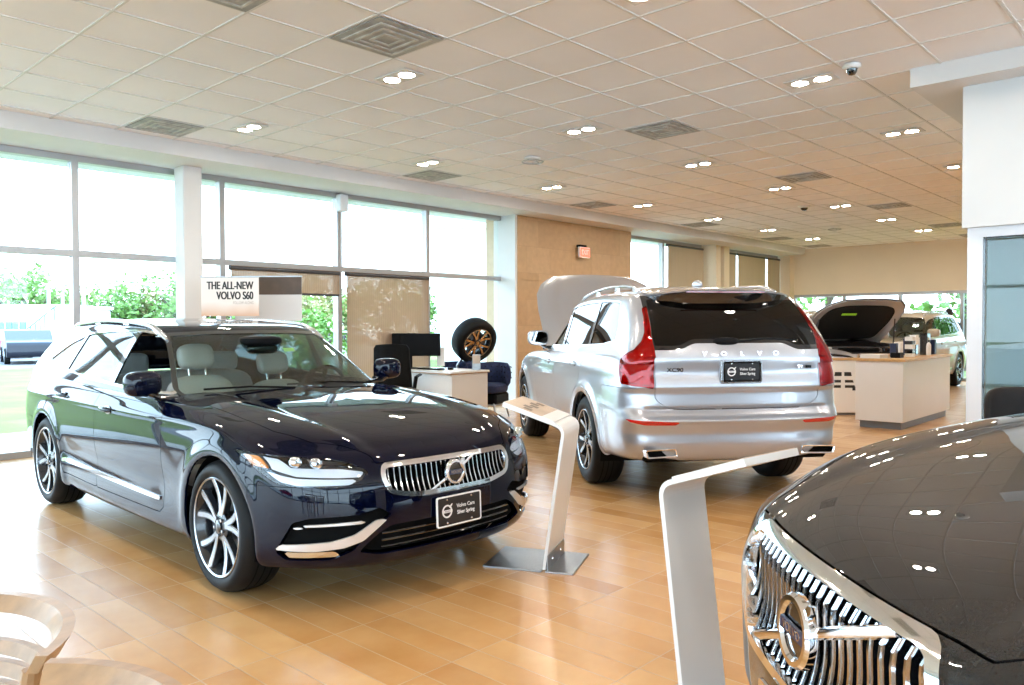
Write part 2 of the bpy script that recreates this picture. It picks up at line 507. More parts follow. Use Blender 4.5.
def wheel_well(parent, x, R, z, y0, y1, side, name='wheel_arch_liner'):
    mb = MB(); M = tr(x, 0, z) @ rot('X', -90)
    # half-open drum: y0 inner .. y1 outer
    prof = [(0.02, y0), (R, y0), (R, y1)]
    T = M if side > 0 else tr(x, 0, z) @ rot('X', 90)
    # upper three fifths of a drum: the bottom stays open
    mb.lathe([(p[0], p[1]) for p in prof], 40, T @ rot('Z', (180-18) if side > 0 else -18), arc=math.radians(216))
    return mb.build(name, M_('black_matte'), parent)

def emblem(parent, T, r=.062, mini=False):
    """round badge: chrome ring with arrow, dark middle, cross bar with the name"""
    mb = MB(); mb.lathe([(r*.70,-.012), (r*.70,.004), (r*.78,.011), (r*.92,.011), (r,.003), (r,-.012)], 40, T, closed=True)
    a = math.radians(45)
    A = T @ rot('Z', 45)
    mb.prism([(r*.93,-.010), (r*1.28,-.010), (r*1.18,-.030) if False else (r*1.28,-.010), (r*1.42,.0), (r*1.28,.010), (r*.93,.010)], -.006, .006, A)
    e = mb.build('emblem', M_('chrome'), parent)
    b = MB(); b.lathe([(0,.0), (r*.72,.0), (r*.72,-.012), (0,-.012)], 32, T); b.build('emblem_centre', M_('black_gloss'), e)
    c = MB(); c.box((0,0,.006), (r*1.62,r*.36,.008), T, .002); c.build('emblem_bar', M_('badge_blue'), e)
    text('VOLVO', r*.34, M_('chrome'), e, T @ tr(0,0,.0105), .001)
    return e

def plate(parent, T, w=.305, h=.153, frame='white'):
    """dealer plate, dark with round mark and two lines of lettering. T: x right, y up, z out"""
    mb = MB(); mb.prism(rounded([(-w/2,-h/2), (w/2,-h/2), (w/2,h/2), (-w/2,h/2)], .012), -.004, .002, T)
    p = mb.build('licence_plate', M_('plate_black'), parent)
    f = MB(); k = .005 if frame == 'white' else .014
    o = rounded([(-w/2-.002,-h/2-.002), (w/2+.002,-h/2-.002), (w/2+.002,h/2+.002), (-w/2-.002,h/2+.002)], .014)
    i = rounded([(-w/2+k,-h/2+k), (w/2-k,-h/2+k), (w/2-k,h/2-k), (-w/2+k,h/2-k)], .009)
    n = len(o); V = [(x,y,.0045) for x,y in o]+[(x,y,.0045) for x,y in i]+[(x,y,-.004) for x,y in o]+[(x,y,.001) for x,y in i]
    F = []
    for j in range(n):
        q = (j+1) % n; F += [(j,q,n+q,n+j), (2*n+j,2*n+q,q,j), (n+j,n+q,3*n+q,3*n+j)]
    f.add(V, F, False, T); f.build('plate_frame', M_('white_plastic' if frame == 'white' else 'chrome'), p)
    r = MB(); r.lathe([(.026,.002), (.026,.004), (.034,.004), (.034,.002)], 28, T @ tr(-.085,0,0), closed=True)
    r.prism([(.024,-.004), (.030,-.004), (.044,-.004), (.052,.0), (.044,.004), (.024,.004)], .002, .004, T @ tr(-.085,0,0) @ rot('Z', 45))
    r.prism([(-.034,-.007), (.034,-.007), (.034,.007), (-.034,.007)], .002, .005, T @ tr(-.085,0,0))
    r.build('plate_mark', M_('white_plastic'), p)
    t = text('VOLVO', .011, M_('badge_blue'), p, T @ tr(-.085,0,.0056), .0006)
    t = text('Volvo Cars', .028, M_('white_plastic'), p, T @ tr(.045,.018,.003), .001, bold=.0004)
    t = text('Silver Spring', .028, M_('white_plastic'), p, T @ tr(.045,-.016,.003), .001, bold=.0004, sx=.88)
    s = MB()
    for sx in (-1,1):
        for sy in (-1,1): s.lathe([(.006,.002), (.005,.005), (0,.006)], 8, T @ tr(sx*.085, sy*(h/2-.016), 0))
    s.build('plate_screw', M_('chrome'), p)
    return p

def mirrors(parent, x, y, z, m, s=1., glass=True, far=(0,0)):
    y0, z0 = y, z
    for side in (1,-1):
        y, z = (y0-far[0], z0+far[1]) if side > 0 else (y0, z0)
        mb = MB(); superell((0,0,0), (.13*s,.235*s,.165*s), .62, 22, 14, tr(x, side*y, z) @ rot('Z', side*-8), mb)
        # a squarer face towards the rear
        for i, v in enumerate(mb.v):
            if v[0] < x-.025*s: mb.v[i] = (x-.025*s, v[1], v[2])
        o = mb.build('side_mirror', m, parent, sharp=50)
        a = MB(); a.tube([(x+.01, side*(y-.02), z-.06*s), (x+.02, side*(y-.09), z-.10*s), (x+.03, side*(y-.19), z-.105*s)], [.022,.026,.03], 10, flat=(1.6,.8)); a.build('mirror_foot', M_('black_gloss'), o)
        if glass:
            g = MB(); V = [(x-.0275*s, side*y+.098*s*math.copysign(abs(math.cos(w))**.6, math.cos(w)), z+.066*s*math.copysign(abs(math.sin(w))**.6, math.sin(w))) for w in [2*PI*k/28 for k in range(28)]]
            g.add(V, [tuple(range(28))]); g.add([(v[0]+.004,v[1],v[2]) for v in V], [tuple(range(28))]); g.build('mirror_glass', M_('mirror'), o, fix=False)

def handle(parent, sk, x, z, m, side, L=.19):
    y = near_y(sk, x, z); n = near_n(sk, (x, y, z))
    mb = MB(); P = []
    for t in np.linspace(0, 1, 9):
        P.append((x+L/2-L*t, side*(y+.012+.022*math.sin(PI*t)**.5), z+.006*t))
    mb.tube(P, [.006]+[.010]*7+[.006], 8, flat=(.8,1.35))
    o = mb.build('door_handle', m, parent)
    c = MB(); superell((x+L*.08, side*(y+.001), z), (.11,.012,.055), .7, 16, 8, None, c); c.build('handle_recess', M_('black_gloss'), o)
    return o

def rail(parent, sk, xs, dz, m, side, w=.022, off=.0, yz=None):
    """roof rail: bar over feet"""
    top = MB(); P = []; feet = MB()
    x0, x1, y0, y1 = xs
    n = 16
    for i in range(n+1):
        t = i/n; x = x0+(x1-x0)*t; y = y0+(y1-y0)*t
        d = (sk.V[:,0]-x)**2+(sk.V[:,1]-y)**2; z = float(sk.V[np.argmin(d), 2])
        lift = dz*min(1, math.sin(PI*min(max(t,0.0),1))**.45+.05)
        P.append((x, side*y, z+lift+.006))
    top.tube(P, [w*.5]+[w]*(n-1)+[w*.5], 10, flat=(.75,.62))
    o = top.build('roof_rail', m, parent)
    for t in (.04,.36,.66,.96):
        i = round(t*n); p = P[i]; feet = MB(); feet.box((p[0], p[1], p[2]-dz*.5-.012), (.10,.022,dz+.02), None, .006); feet.build('rail_foot', m, o)
    return o

def seat(parent, x, y, z, m, w=.50):
    T = tr(x, y, z)
    a = MB(); superell((.10,0,.0), (.56,w,.20), .45, 24, 12, T @ rot('Y', -6), a); c = a.build('seat', m, parent)
    b = MB(); superell((0,0,.33), (.17,w*.98,.66), .5, 24, 16, T @ tr(-.17,0,.03) @ rot('Y', -16), b); b.build('seat_backrest', m, c)
    for s in (-1,1):
        b = MB(); superell((.05,s*w*.42,.28), (.15,.10,.46), .6, 14, 10, T @ tr(-.17,0,.03) @ rot('Y', -16), b); b.build('seat_bolster', m, c)
    h = MB(); superell((.0,0,.80), (.11,.25,.18), .55, 20, 12, T @ tr(-.17,0,.03) @ rot('Y', -16), h); h.build('headrest', m, c)
    p = MB()
    for s in (-1,1): p.tube([(0,s*.06,.62), (0,s*.06,.74)], .007, 8, M=T @ tr(-.17,0,.03) @ rot('Y', -16))
    p.build('headrest_post', M_('chrome'), c)
    return c

def cabin_inside(root, xf, xr, w, zb, zh, seatm, dashm, steer=(-1.05,.36,.93), seats=((-1.50,.37,.40),(-1.50,-.37,.40))):
    """floor, dashboard, wheel and seats inside the cabin"""
    f = MB(); f.box(((xf+xr)/2, 0, zb), (xf-xr, w*2, .06), None, .02); fl = f.build('cabin_floor', M_('black_matte'), root)
    d = MB()
    sec = [(xf+.10, zh-.28), (xf+.02, zh+.0), (xf-.20, zh+.04), (xf-.40, zh-.0), (xf-.46, zh-.08), (xf-.42, zh-.35)]
    n = 12; V = []; F = []
    for i in range(n+1):
        y = -w+2*w*i/n; q = (1-(y/w)**4)
        for a, b in sec: V.append((a-.05*(y/w)**2, y, b-.03*(1-q)+(.03 if abs(y-steer[1]) < .22 and b > zh-.01 else 0)))
    k = len(sec)
    for i in range(n):
        for j in range(k): F.append((i*k+j, i*k+(j+1)%k, (i+1)*k+(j+1)%k, (i+1)*k+j))
    d.add(V, F, True); dash = d.build('dashboard', dashm, root)
    s = MB(); T = tr(*steer) @ rot('Y', -66)
    s.tube([(.18*math.cos(a), .185*math.sin(a), 0) for a in [2*PI*i/32 for i in range(32)]], .015, 10, closed=True, M=T)
    st = s.build('steering_wheel', M_('black_soft'), root)
    s = MB(); superell((0,0,-.02), (.15,.17,.06), .6, 18, 10, T, s)
    for a in (0, PI, -PI/2*1.0): s.tube([(.05*math.cos(a+PI/2), .05*math.sin(a+PI/2), -.01), (.175*math.cos(a+PI/2), .178*math.sin(a+PI/2), 0)], .014, 8, M=T, flat=(1.3,.6))
    s.build('steering_hub', M_('black_soft'), st)
    for x, y, z in seats: seat(root, x, y, z, seatm)
    return dash
MATS = dict(
    paint_navy = dict(color=(.0008,.0018,.011), rough=.5, metal=.0, spec=.0, coat=1., coat_rough=.01),
    paint_silver = dict(color=(.44,.45,.49), rough=.32, metal=.65, coat=1., coat_rough=.02),
    paint_grey = dict(color=(.018,.0172,.0172), rough=.4, metal=.35, spec=.0, coat=1., coat_rough=.01),
    paint_white = dict(color=(.42,.37,.30), rough=.35, metal=.2, coat=1., coat_rough=.02),
    chrome = dict(color=(.85,.85,.86), rough=.06, metal=1.), blade = dict(color=(.80,.81,.83), rough=.22, metal=.6), chrome_dark = dict(color=(.62,.63,.65), rough=.12, metal=1.),
    black_gloss = dict(color=(.006,.006,.007), rough=.08, coat=1.), black_matte = dict(color=(.003,.003,.003), rough=.8, spec=.1), black_soft = dict(color=(.006,.006,.007), rough=.5, spec=.08),
    lamp_inner = dict(color=(.03,.032,.036), rough=.2, metal=.3), lamp_white = dict(color=(.85,.88,.92), rough=.12, coat=.5), lamp_chrome = dict(color=(.75,.78,.82), rough=.08, metal=1.),
    lamp_amber = dict(color=(.9,.30,.04), rough=.15, coat=.5), lamp_red = dict(color=(.55,.006,.008), rough=.10, coat=1.), lamp_red_dark = dict(color=(.22,.002,.004), rough=.12, coat=1.),
    rim_dark = dict(color=(.03,.033,.038), rough=.25, metal=.4, coat=.6), rim_bright = dict(color=(.40,.41,.43), rough=.25, metal=1.), tyre = dict(color=(.0045,.0045,.005), rough=.6, spec=.25),
    disc = dict(color=(.35,.35,.36), rough=.3, metal=1.), steel_dark = dict(color=(.10,.10,.11), rough=.4, metal=.8), plate_black = dict(color=(.012,.012,.014), rough=.3),
    white_plastic = dict(color=(.82,.82,.82), rough=.4), badge_blue = dict(color=(.008,.011,.045), rough=.3), mirror = dict(color=(.8,.8,.82), rough=.02, metal=1.),
    satin_silver = dict(color=(.66,.66,.68), rough=.25, metal=.9), leather_light = dict(color=(.42,.42,.40), rough=.5), sticker_green = dict(color=(.25,.5,.12), rough=.6),
    engine_grey = dict(color=(.09,.09,.10), rough=.5), hood_under = dict(color=(.62,.62,.64), rough=.4, metal=.3), felt = dict(color=(.012,.012,.013), rough=.95), lime = dict(color=(.45,.9,.05), rough=.5),
)
for k, a in MATS.items(): MAT[k] = mat(k, **a)
MAT['paint_navy'].node_tree.nodes['Principled BSDF'].inputs['Coat IOR'].default_value = 1.4
for k in ('paint_navy','paint_silver','paint_grey','paint_white'): flakes(MAT[k], .18)
vary(MAT['leather_light'], 6, .06, .3, 120); vary(MAT['tyre'], 8, .2, .2, 200)
vary(MAT['satin_silver'], 5, .03)
MAT['car_glass'] = glassmat('car_glass', (.80,.86,.84)); MAT['side_glass'] = glassmat('side_glass', (.55,.60,.60), 1.55); MAT['privacy_glass'] = glassmat('privacy_glass', (.06,.06,.065), 1.5)
MAT['lens'] = glassmat('lens', (.93,.95,.97), 1.45)
MAT['tail_lens'] = glassmat('tail_lens', (.85,.05,.05), 1.5)
def build_wagon(root):
    paint = M_('paint_navy')
    plan = [(1,0),(.995,.428),(.975,.706),(.947,.877),(.906,.963),(.828,.985),(.705,.992),(.532,1),(.358,.998),(.227,.99),(.123,.965),(.051,.90),(.016,.72),(.004,.42),(0,0)]
    hc = [(.85,.70),(.78,.735),(.70,.775),(.55,.825),(.3,.885),(0,.930),(-.3,.960),(-.7,.985),(-1.2,1.0),(-5,1.0)]
    he = [(.85,.68),(.70,.755),(.5,.80),(.3,.845),(0,.892),(-.3,.925),(-.7,.95),(-1.2,.96),(-5,.97)]
    def hood(x, y, w, z):
        if w > .80: return z
        a, b = L1(x, hc), L1(x, he); t = min(1, abs(y)/.80); return b+(a-b)*(1-t**2.2)
    low = [(.60,-3.75,.806,(.22,.25,.24,.22,.24,.28,.30)), (.73,-3.90,.87,(.185,.205,.19,.185,.19,.25,.27)), (.81,-4.0,.915,(.225,.24,.26,.26,.26,.33,.35)),
        (.835,-4.03,.925,(.34,.34,.40,.38,.40,.46,.47)), (.842,-4.05,.932,(.47,.47,.52,.52,.54,.58,.58)), (.826,-4.05,.938,(.60,.60,.66,.68,.69,.70,.70)),
        (.79,-4.03,.930,(.69,.69,.77,.82,.84,.82,.80)), (.752,-4.00,.905,(.735,.75,.845,.905,.94,.93,.88)), (.69,-3.97,.86,(.768,.785,.885,.955,1.0,1.0,.93)),
        (.60,-3.92,.79,(0,)*7), (.40,-3.85,.60,(0,)*7), (.15,-3.8,.32,(0,)*7), (-.15,-3.7,0,(0,)*7)]
    cplan = [(1,0),(.996,.35),(.975,.68),(.935,.90),(.86,.975),(.75,.995),(.62,1),(.48,1),(.33,.995),(.2,.985),(.1,.96),(.05,.88),(.02,.68),(.005,.38),(0,0)]
    cab = [(-.55,-3.98,.87,(.90,.90,.90,.93,.95,.97,.97)), (-.73,-3.98,.845,(.985,.975,.965,.99,1.03,1.05,1.05)), (-.98,-3.90,.78,(1.13,1.125,1.12,1.14,1.16,1.17,1.17)),
        (-1.22,-3.80,.71,(1.27,1.265,1.27,1.285,1.28,1.27,1.27)), (-1.38,-3.70,.66,(1.35,1.345,1.36,1.372,1.355,1.33,1.33)), (-1.47,-3.62,.60,(1.385,1.385,1.40,1.415,1.395,1.36,1.36)),
        (-1.60,-3.5,.48,(1.405,1.41,1.43,1.44,1.42,1.38,1.38)), (-1.8,-3.3,.27,(1.42,1.425,1.445,1.453,1.43,1.39,1.39)), (-2.0,-3.1,0,(1.43,1.43,1.45,1.458,1.435,1.41,1.41))]
    def disp(P):
        x, y, z = P[...,0], P[...,1], P[...,2]
        side = sstep(.70,.86,y)*sstep(-3.9,-3.5,x)*sstep(.62,.40,x)
        # door scallop, shoulder line, arch swell
        d = -.016*np.exp(-((z-.47)/.085)**2)*sstep(-2.75,-2.4,x)*(1-sstep(-.75,-.45,x))
        d += .010*np.exp(-((z-.86)/.03)**2)*sstep(.35,-.3,x)
        for xa in (0,-2.941):
            r = np.hypot(x-xa, z-.345); d += .018*np.exp(-((r-.40)/.05)**2)*(z > .2)
        P[...,1] = np.where(y > 0, np.maximum(0, y+d*side), y)
        # hood creases
        hd = sstep(.60,.75,z)*sstep(-1.2,-.6,x)*(y < .8)
        P[...,2] += hd*.012*sstep(.50,.60,y+.12*sstep(.0,.8,x))*(1-sstep(.62,.80,y))
        return P
    B = Body(low, cab, plan, cplan, hood, disp)
    L, C = B.low, B.cab; frontal = clip(B.low, .5-B.low.V[:,0], -1)
    gl = M_('car_glass')
    fx = smooth_x(frontal, .55, .46, .76)
    # --- opening under the cabin
    ringp = B.ring[int(80/8*1.0)]; foot = [(p[0]-.0, p[1]-.035) for p in ringp[::4]]; foot = [(p[0], max(p[1], -.5)) for p in foot]; foot = [(-.76,-.5)]+[q for q in foot if q[0] < -.76]+[(-4.0,-.5)]
    L = clip(L, np.maximum(sdf(foot, L.V[:,0], L.V[:,1]), .86-L.V[:,2]), 1)
    # --- wheel openings
    for xa in (0,-2.941):
        L = clip(L, np.maximum(np.hypot(L.V[:,0]-xa, L.V[:,2]-.345)-.375, .45-L.V[:,1]), 1)
    # --- grille
    gp = rounded([(-1,.705),(.425,.705),(.445,.64),(.41,.555),(.25,.525),(-1,.510)], [0,.035,.03,.05,.05,0])
    fgr = lambda V: np.maximum(sdf(gp, V[:,1], V[:,2]), .5-V[:,0])
    G = clip(L, fgr(L.V), -1); L = clip(L, fgr(L.V), 1)
    frame = ring(G, fgr, -.024, 1); inner = clip(G, fgr(G.V)+.02, -1)
    gr = skin_obj(both(frame), 'grille', M_('chrome'), root, .03, .007)
    skin_obj(both(push(inner, -.055)), 'grille_backing', M_('black_matte'), gr, .004)
    sl = MB(); n = 13
    for k in range(-n, n+1):
        y = k*.0325
        if abs(y) > .42: continue
        zt = .690 if abs(y) < .40 else .66; zb = .535+.02*(abs(y)/.4)**2+(.03 if abs(y) > .38 else 0)
        V = []; F = []; m = 8
        for i in range(m+1):
            z = zb+(zt-zb)*i/m; x = fx(y, z)-.004-.014*math.sin(PI*i/m)
            V += [(x, y-.0035, z), (x, y+.0035, z), (x-.035, y+.006, z), (x-.035, y-.006, z)]
        for i in range(m):
            for j in range(4): F.append((i*4+j, i*4+(j+1)%4, i*4+4+(j+1)%4, i*4+4+j))
        F += [(0,1,2,3), tuple(m*4+j for j in (3,2,1,0))]
        sl.add(V, F)
    sl.build('grille_bar', M_('chrome_dark'), gr)
    xm = near_x(frontal, 0, .62)
    bar = MB()
    pts = []
    for t in np.linspace(0, 1, 9):
        y = -.20+.40*t; z = .525+.175*t; pts.append((fx(y, z)-.004, y, z))
    # diagonal runs from the driver's upper side down to the passenger's lower side
    bar.tube(pts, .010, 6, flat=(.5,.9)); bar.build('grille_diagonal', M_('chrome'), gr)
    emblem(gr, tr(xm+.012, 0, .617) @ rot('Z', 90) @ rot('X', 87), .066)
    # --- headlights
    qf = lambda V: B.qf(V)
    hp = rounded([(.53,.672),(.64,.728),(.9,.752),(1.15,.766),(1.38,.772),(1.27,.69),(1.14,.632),(1.0,.617),(.72,.612),(.60,.632)], [.01,.05,.05,.05,.02,.05,.05,.05,.04,.03])
    fh = lambda V: np.maximum(sdf(hp, qf(V), V[:,2]), .0-V[:,0])
    H = clip(L, fh(L.V), -1); L = clip(L, fh(L.V), 1)
    for sd in (1,-1):
        h = H if sd > 0 else mirror(H)
        o = skin_obj(push(h, -.05), 'headlight', M_('lamp_inner'), root, .004)
        skin_obj(push(h, -.001), 'headlight_lens', M_('lens'), o, .003)
        fd = lambda p: (lambda V: np.maximum(sdf(p, qf(V), V[:,2]), -V[:,0]))
        # white T-shaped running light, its stem, the amber end; lower white piece is a painted window reflection
        for nm, poly, mm in (('running_light', [(.58,.655),(.72,.657),(1.0,.670),(1.16,.700),(1.17,.760),(1.06,.755),(1.02,.712),(.70,.700),(.56,.680)], 'lamp_white'), ('amber_reflector', [(1.18,.70),(1.31,.71),(1.33,.758),(1.20,.757)], 'lamp_amber'), ('lower_reflector_glare', [(.66,.620),(1.0,.624),(1.12,.640),(1.22,.690),(1.10,.672),(1.0,.660),(.60,.645)], 'lamp_white')):
            pc = clip(H, fd(poly)(H.V), -1)
            if len(pc.F): skin_obj(push(pc if sd > 0 else mirror(pc), -.022 if nm != 'amber_reflector' else -.012), nm, M_(mm), o, .012)
        for y, x, z in ((.70,.665,.722),(.775,.60,.73)):
            pr = MB(); pr.lathe([(.0,.018), (.018,.014), (.026,0), (.026,-.03)], 20, tr(x-.04, sd*y, z-.0) @ rot('Y', 90))
            pr.build('projector', M_('lamp_chrome'), o)
    # --- lower openings with chrome blade
    fp = rounded([(.50,.50),(.62,.475),(.93,.47),(1.05,.45),(1.17,.30),(1.10,.262),(.80,.262),(.66,.30),(.56,.40),(.42,.455)], .02)
    ff = lambda V: np.maximum(sdf(fp, qf(V), V[:,2]), -V[:,0])
    FG = clip(L, ff(L.V), -1); L = clip(L, ff(L.V), 1)
    blade = [(.45,.440),(.52,.440),(.66,.375),(.80,.352),(1.13,.338),(1.17,.312),(.90,.308),(.72,.318),(.60,.345),(.53,.39)]
    strip = [(.58,.442),(.96,.436),(1.07,.418),(1.06,.410),(.95,.424),(.60,.428)]
    fog = [(.74,.272),(1.08,.272),(1.12,.300),(.78,.300)]
    for sd in (1,-1):
        g = FG if sd > 0 else mirror(FG)
        o = skin_obj(push(g, -.035), 'bumper_intake', M_('black_matte'), root, .006)
        for nm, poly, mm, of in (('chrome_blade', blade, 'blade', .004), ('chrome_strip', strip, 'blade', -.002), ('fog_lamp', fog, 'lamp_chrome', -.008)):
            pc = clip(B.low, np.maximum(sdf(poly, qf(B.low.V), B.low.V[:,2]), -B.low.V[:,0]), -1)
            for q in pieces(pc): skin_obj(push(q if sd > 0 else mirror(q), of), nm, M_(mm), o, .012)
    # lower centre intake
    ip = rounded([(-1,.405),(.40,.405),(.47,.37),(.56,.29),(.45,.262),(-1,.255)], [0,.02,.02,.02,.02,0])
    fi = lambda V: np.maximum(sdf(ip, V[:,1], V[:,2]), .4-V[:,0])
    I = clip(L, fi(L.V), -1); L = clip(L, fi(L.V), 1)
    io = skin_obj(both(push(I, -.04)), 'lower_grille', M_('black_matte'), root, .006)
    hb = MB()
    for z in (.295,.33,.365):
        hb.tube([(near_x(I, abs(y), z)-.02, y, z) for y in np.linspace(-.44,.44,15)], .006, 6)
    hb.build('grille_slat', M_('black_gloss'), io)
    # --- hood
    hp2 = [(-.74,-1),(-.76,.30),(-.82,.66),(-.84,.74),(-.5,.765),(0,.765),(.28,.745),(.50,.66),(.60,.55),(.72,.46),(.83,.42),(.9,.3),(.9,-1)]
    fH = lambda V: np.maximum(np.maximum(sdf(hp2, V[:,0], V[:,1]), .7075-V[:,2]), V[:,2]*0-1)
    Hd = clip(L, fH(L.V)+.002, -1); L = clip(L, fH(L.V)-.002, 1)
    skin_obj(both(Hd), 'hood', paint, root, .012)
    # --- doors, lower chrome strip
    arc = lambda xa, r, a0, a1, n=8: [(xa+r*math.cos(math.radians(a)), .345+r*math.sin(math.radians(a))) for a in np.linspace(a0, a1, n)]
    d1 = [(-.69,.34),(-.685,.70),(-.70,.90),(-.80,1.2),(-1.79,1.2),(-1.80,.70),(-1.80,.30),(-.75,.30)]
    d2 = [(-1.80,.30),(-1.80,.70),(-1.79,1.2),(-2.80,1.2),(-2.74,.92)]+arc(-2.941,.40,62,8)+[(-2.50,.31)]
    doors = []
    st = rounded([(-.74,.372),(-.72,.395),(-2.50,.425),(-2.53,.395)], .008)
    fs = box_side(st)
    for nm, poly in (('front_door', d1), ('rear_door', d2)):
        fd = box_side(poly)
        D = clip(L, fd(L.V)+.0025, -1); L = clip(L, fd(L.V)-.0025, 1)
        for sd in (1,-1): doors.append(skin_obj(D if sd > 0 else mirror(D), nm, paint, root, .02))
    S = clip(B.low, fs(B.low.V), -1)
    for sd in (1,-1): skin_obj(push(S if sd > 0 else mirror(S), .008), 'sill_trim', M_('chrome'), root, .012)
    # --- bumpers
    fb = lambda V: np.maximum(V[:,2]-(.618-.0*V[:,0]), .34-V[:,0])
    FB = clip(L, fb(L.V)+.0015, -1); L = clip(L, fb(L.V)-.0015, 1)
    skin_obj(both(FB), 'front_bumper', paint, root, .015)
    fr = lambda V: np.maximum(V[:,2]-.66, V[:,0]+3.35)
    RB = clip(L, fr(L.V)+.0015, -1); L = clip(L, fr(L.V)-.0015, 1)
    skin_obj(both(RB), 'rear_bumper', paint, root, .015)
    # tail lamps
    tp = rounded([(.62,.98),(.95,1.0),(1.2,.93),(1.2,.86),(.9,.84),(.62,.86)], .03)
    ft = lambda V: np.maximum(sdf(tp, B.qr(V), V[:,2]), V[:,0]+3.4)
    T_ = clip(L, ft(L.V), -1); L = clip(L, ft(L.V), 1)
    if len(T_.F):
        for sd in (1,-1): skin_obj(T_ if sd > 0 else mirror(T_), 'tail_lamp', M_('lamp_red'), root, .02)
    # --- cabin: glass areas
    wp = rounded([(-1,.90),(.69,.90),(.745,.99),(.60,1.30),(.575,1.345),(.3,1.358),(-1,1.362)], [0,0,.03,.04,.03,.02,0])
    fw = lambda V: np.maximum(sdf(wp, V[:,1], V[:,2]), -1.62-V[:,0])
    dp = rounded([(-.90,.968),(-1.5,.982),(-2.2,1.010),(-2.9,1.058),(-3.30,1.10),(-3.28,1.14),(-2.98,1.27),(-2.62,1.347),(-2.2,1.366),(-1.7,1.366),(-1.42,1.335),(-1.16,1.20)], [.03,0,0,0,.03,.03,.1,.1,.1,.1,.12,.1])
    fD = box_side(dp)
    rp = rounded([(-1,1.06),(.60,1.07),(.58,1.29),(.50,1.31),(-1,1.31)], [0,.04,.04,.02,0])
    frr = lambda V: np.maximum(sdf(rp, V[:,1], V[:,2]), V[:,0]+3.5)
    W = clip(C, fw(C.V), -1); C = clip(C, fw(C.V), 1)
    Dm = clip(C, fD(C.V), -1); C = clip(C, fD(C.V), 1)
    RG = clip(C, frr(C.V), -1); C = clip(C, frr(C.V), 1)
    wd = skin_obj(both(push(W, -.002)), 'windshield', gl, root, .004)
    fr_ = ring(W, fw, -.022, 1); skin_obj(both(push(fr_, .0005)), 'windshield_seal', M_('black_gloss'), wd, .01)
    skin_obj(both(push(RG, -.002)), 'rear_window', M_('privacy_glass'), root, .004)
    C = clip(C, .93-C.V[:,2], -1)
    # panes and pillars in the side windows
    panes = [('front_side_window', [(-.8,.9),(-1.735,.9),(-1.69,1.5),(-.8,1.5)]), ('rear_side_window', [(-1.805,.9),(-2.80,.9),(-2.60,1.5),(-1.76,1.5)]), ('quarter_window', [(-2.85,.9),(-3.6,.9),(-3.6,1.5),(-2.65,1.5)])]
    inner = clip(Dm, fD(Dm.V)+.014, -1); fr0 = ring(Dm, fD, -.014, 1); pil = inner
    for nm, poly in panes:
        P_ = clip(inner, box_side(poly)(inner.V), -1); pil = clip(pil, box_side(poly)(pil.V), 1)
        for sd in (1,-1):
            if nm == 'front_side_window' and sd == -1: continue        # this window is wound down
            skin_obj(push(P_ if sd > 0 else mirror(P_), -.006), nm, M_('side_glass'), root, .004)
    for sd in (1,-1):
        o = skin_obj(fr0 if sd > 0 else mirror(fr0), 'window_trim', M_('chrome'), root, .016, .003)
        for q in pieces(pil): skin_obj(q if sd > 0 else mirror(q), 'window_pillar', M_('black_gloss'), o, .012)
    # --- remaining shell
    skin_obj(both(L), 'body_shell', paint, root, .014)
    skin_obj(both(C), 'roof', paint, root, .02)
    for sd in (1,-1): rail(root, B.cab, (-1.40,-3.35,.60,.585), .012, M_('satin_silver'), sd, .028)
    for xa in (0,-2.941):
        for sd in (1,-1): wheel_well(root, xa, .374, .345, .50, .895, sd)
    u = MB(); u.box((-1.5,0,.215), (4.2,1.05,.05), None, .02); u.box((-1.47,0,.22), (2.1,1.7,.05), None, .02); u.build('underbody', M_('black_matte'), root)
    for xa in (0,-2.941):
        for sd in (1,-1): wheel('wheel', root, xa, sd*.925, spin=13 if xa == 0 else 31)
    for s_ in (1,-1):
        for x, z in ((-1.55,.845),(-2.50,.885)): handle(root, B.low, x, z, paint, s_)
    mirrors(root, -.93, .935, 1.045, paint, .93, far=(.075,.02))
    cabin_inside(root, -.55, -3.4, .70, .33, .93, M_('leather_light'), M_('black_soft'), seats=((-1.38,.37,.30),(-1.16,-.34,.375)))
    bs = MB(); superell((-2.62,0,.72), (.20,1.25,.62), .4, 24, 14, None, bs); b_ = bs.build('rear_seat', M_('leather_light'), root)
    bs = MB(); superell((-2.35,0,.50), (.5,1.25,.20), .4, 24, 14, None, bs); bs.build('rear_seat_cushion', M_('leather_light'), b_)
    for y in (-.38,.38):
        bs = MB(); superell((-2.66,y,1.09), (.11,.26,.17), .5, 16, 10, None, bs); bs.build('headrest', M_('leather_light'), b_)
    # mirror and sensor housing behind the windshield
    mb = MB(); superell((-1.26,0,1.285), (.22,.30,.075), .7, 18, 10, rot('Y',0), mb); mh = mb.build('sensor_housing', M_('black_soft'), root)
    mb = MB(); superell((-1.23,0,1.225), (.035,.24,.07), .6, 18, 10, None, mb); mb.build('rear_view_mirror', M_('black_gloss'), mh)
    mb = MB(); mb.box((0,0,0), (.001,.085,.04), tr(-1.145,.16,1.22) @ rot('Y',-55)); mb.build('windshield_sticker', M_('sticker_green'), wd)
    # wipers
    for y0, y1 in ((.55,-.05),(-.05,-.62)):
        mb = MB(); mb.tube([(-.70,y0,.985),(-.765,(y0+y1)/2,1.003),(-.80,y1,1.0)], .007, 6); mb.build('wiper', M_('black_soft'), root)
    plate(root, tr(.862,0,.425) @ rot('Z', 90) @ rot('X', 88))
    return B
SUV_PLAN = [(1,0),(.995,.428),(.975,.706),(.947,.877),(.906,.963),(.828,.985),(.705,.995),(.532,1),(.358,1),(.227,.995),(.115,.98),(.038,.925),(.010,.75),(.002,.42),(0,0)]
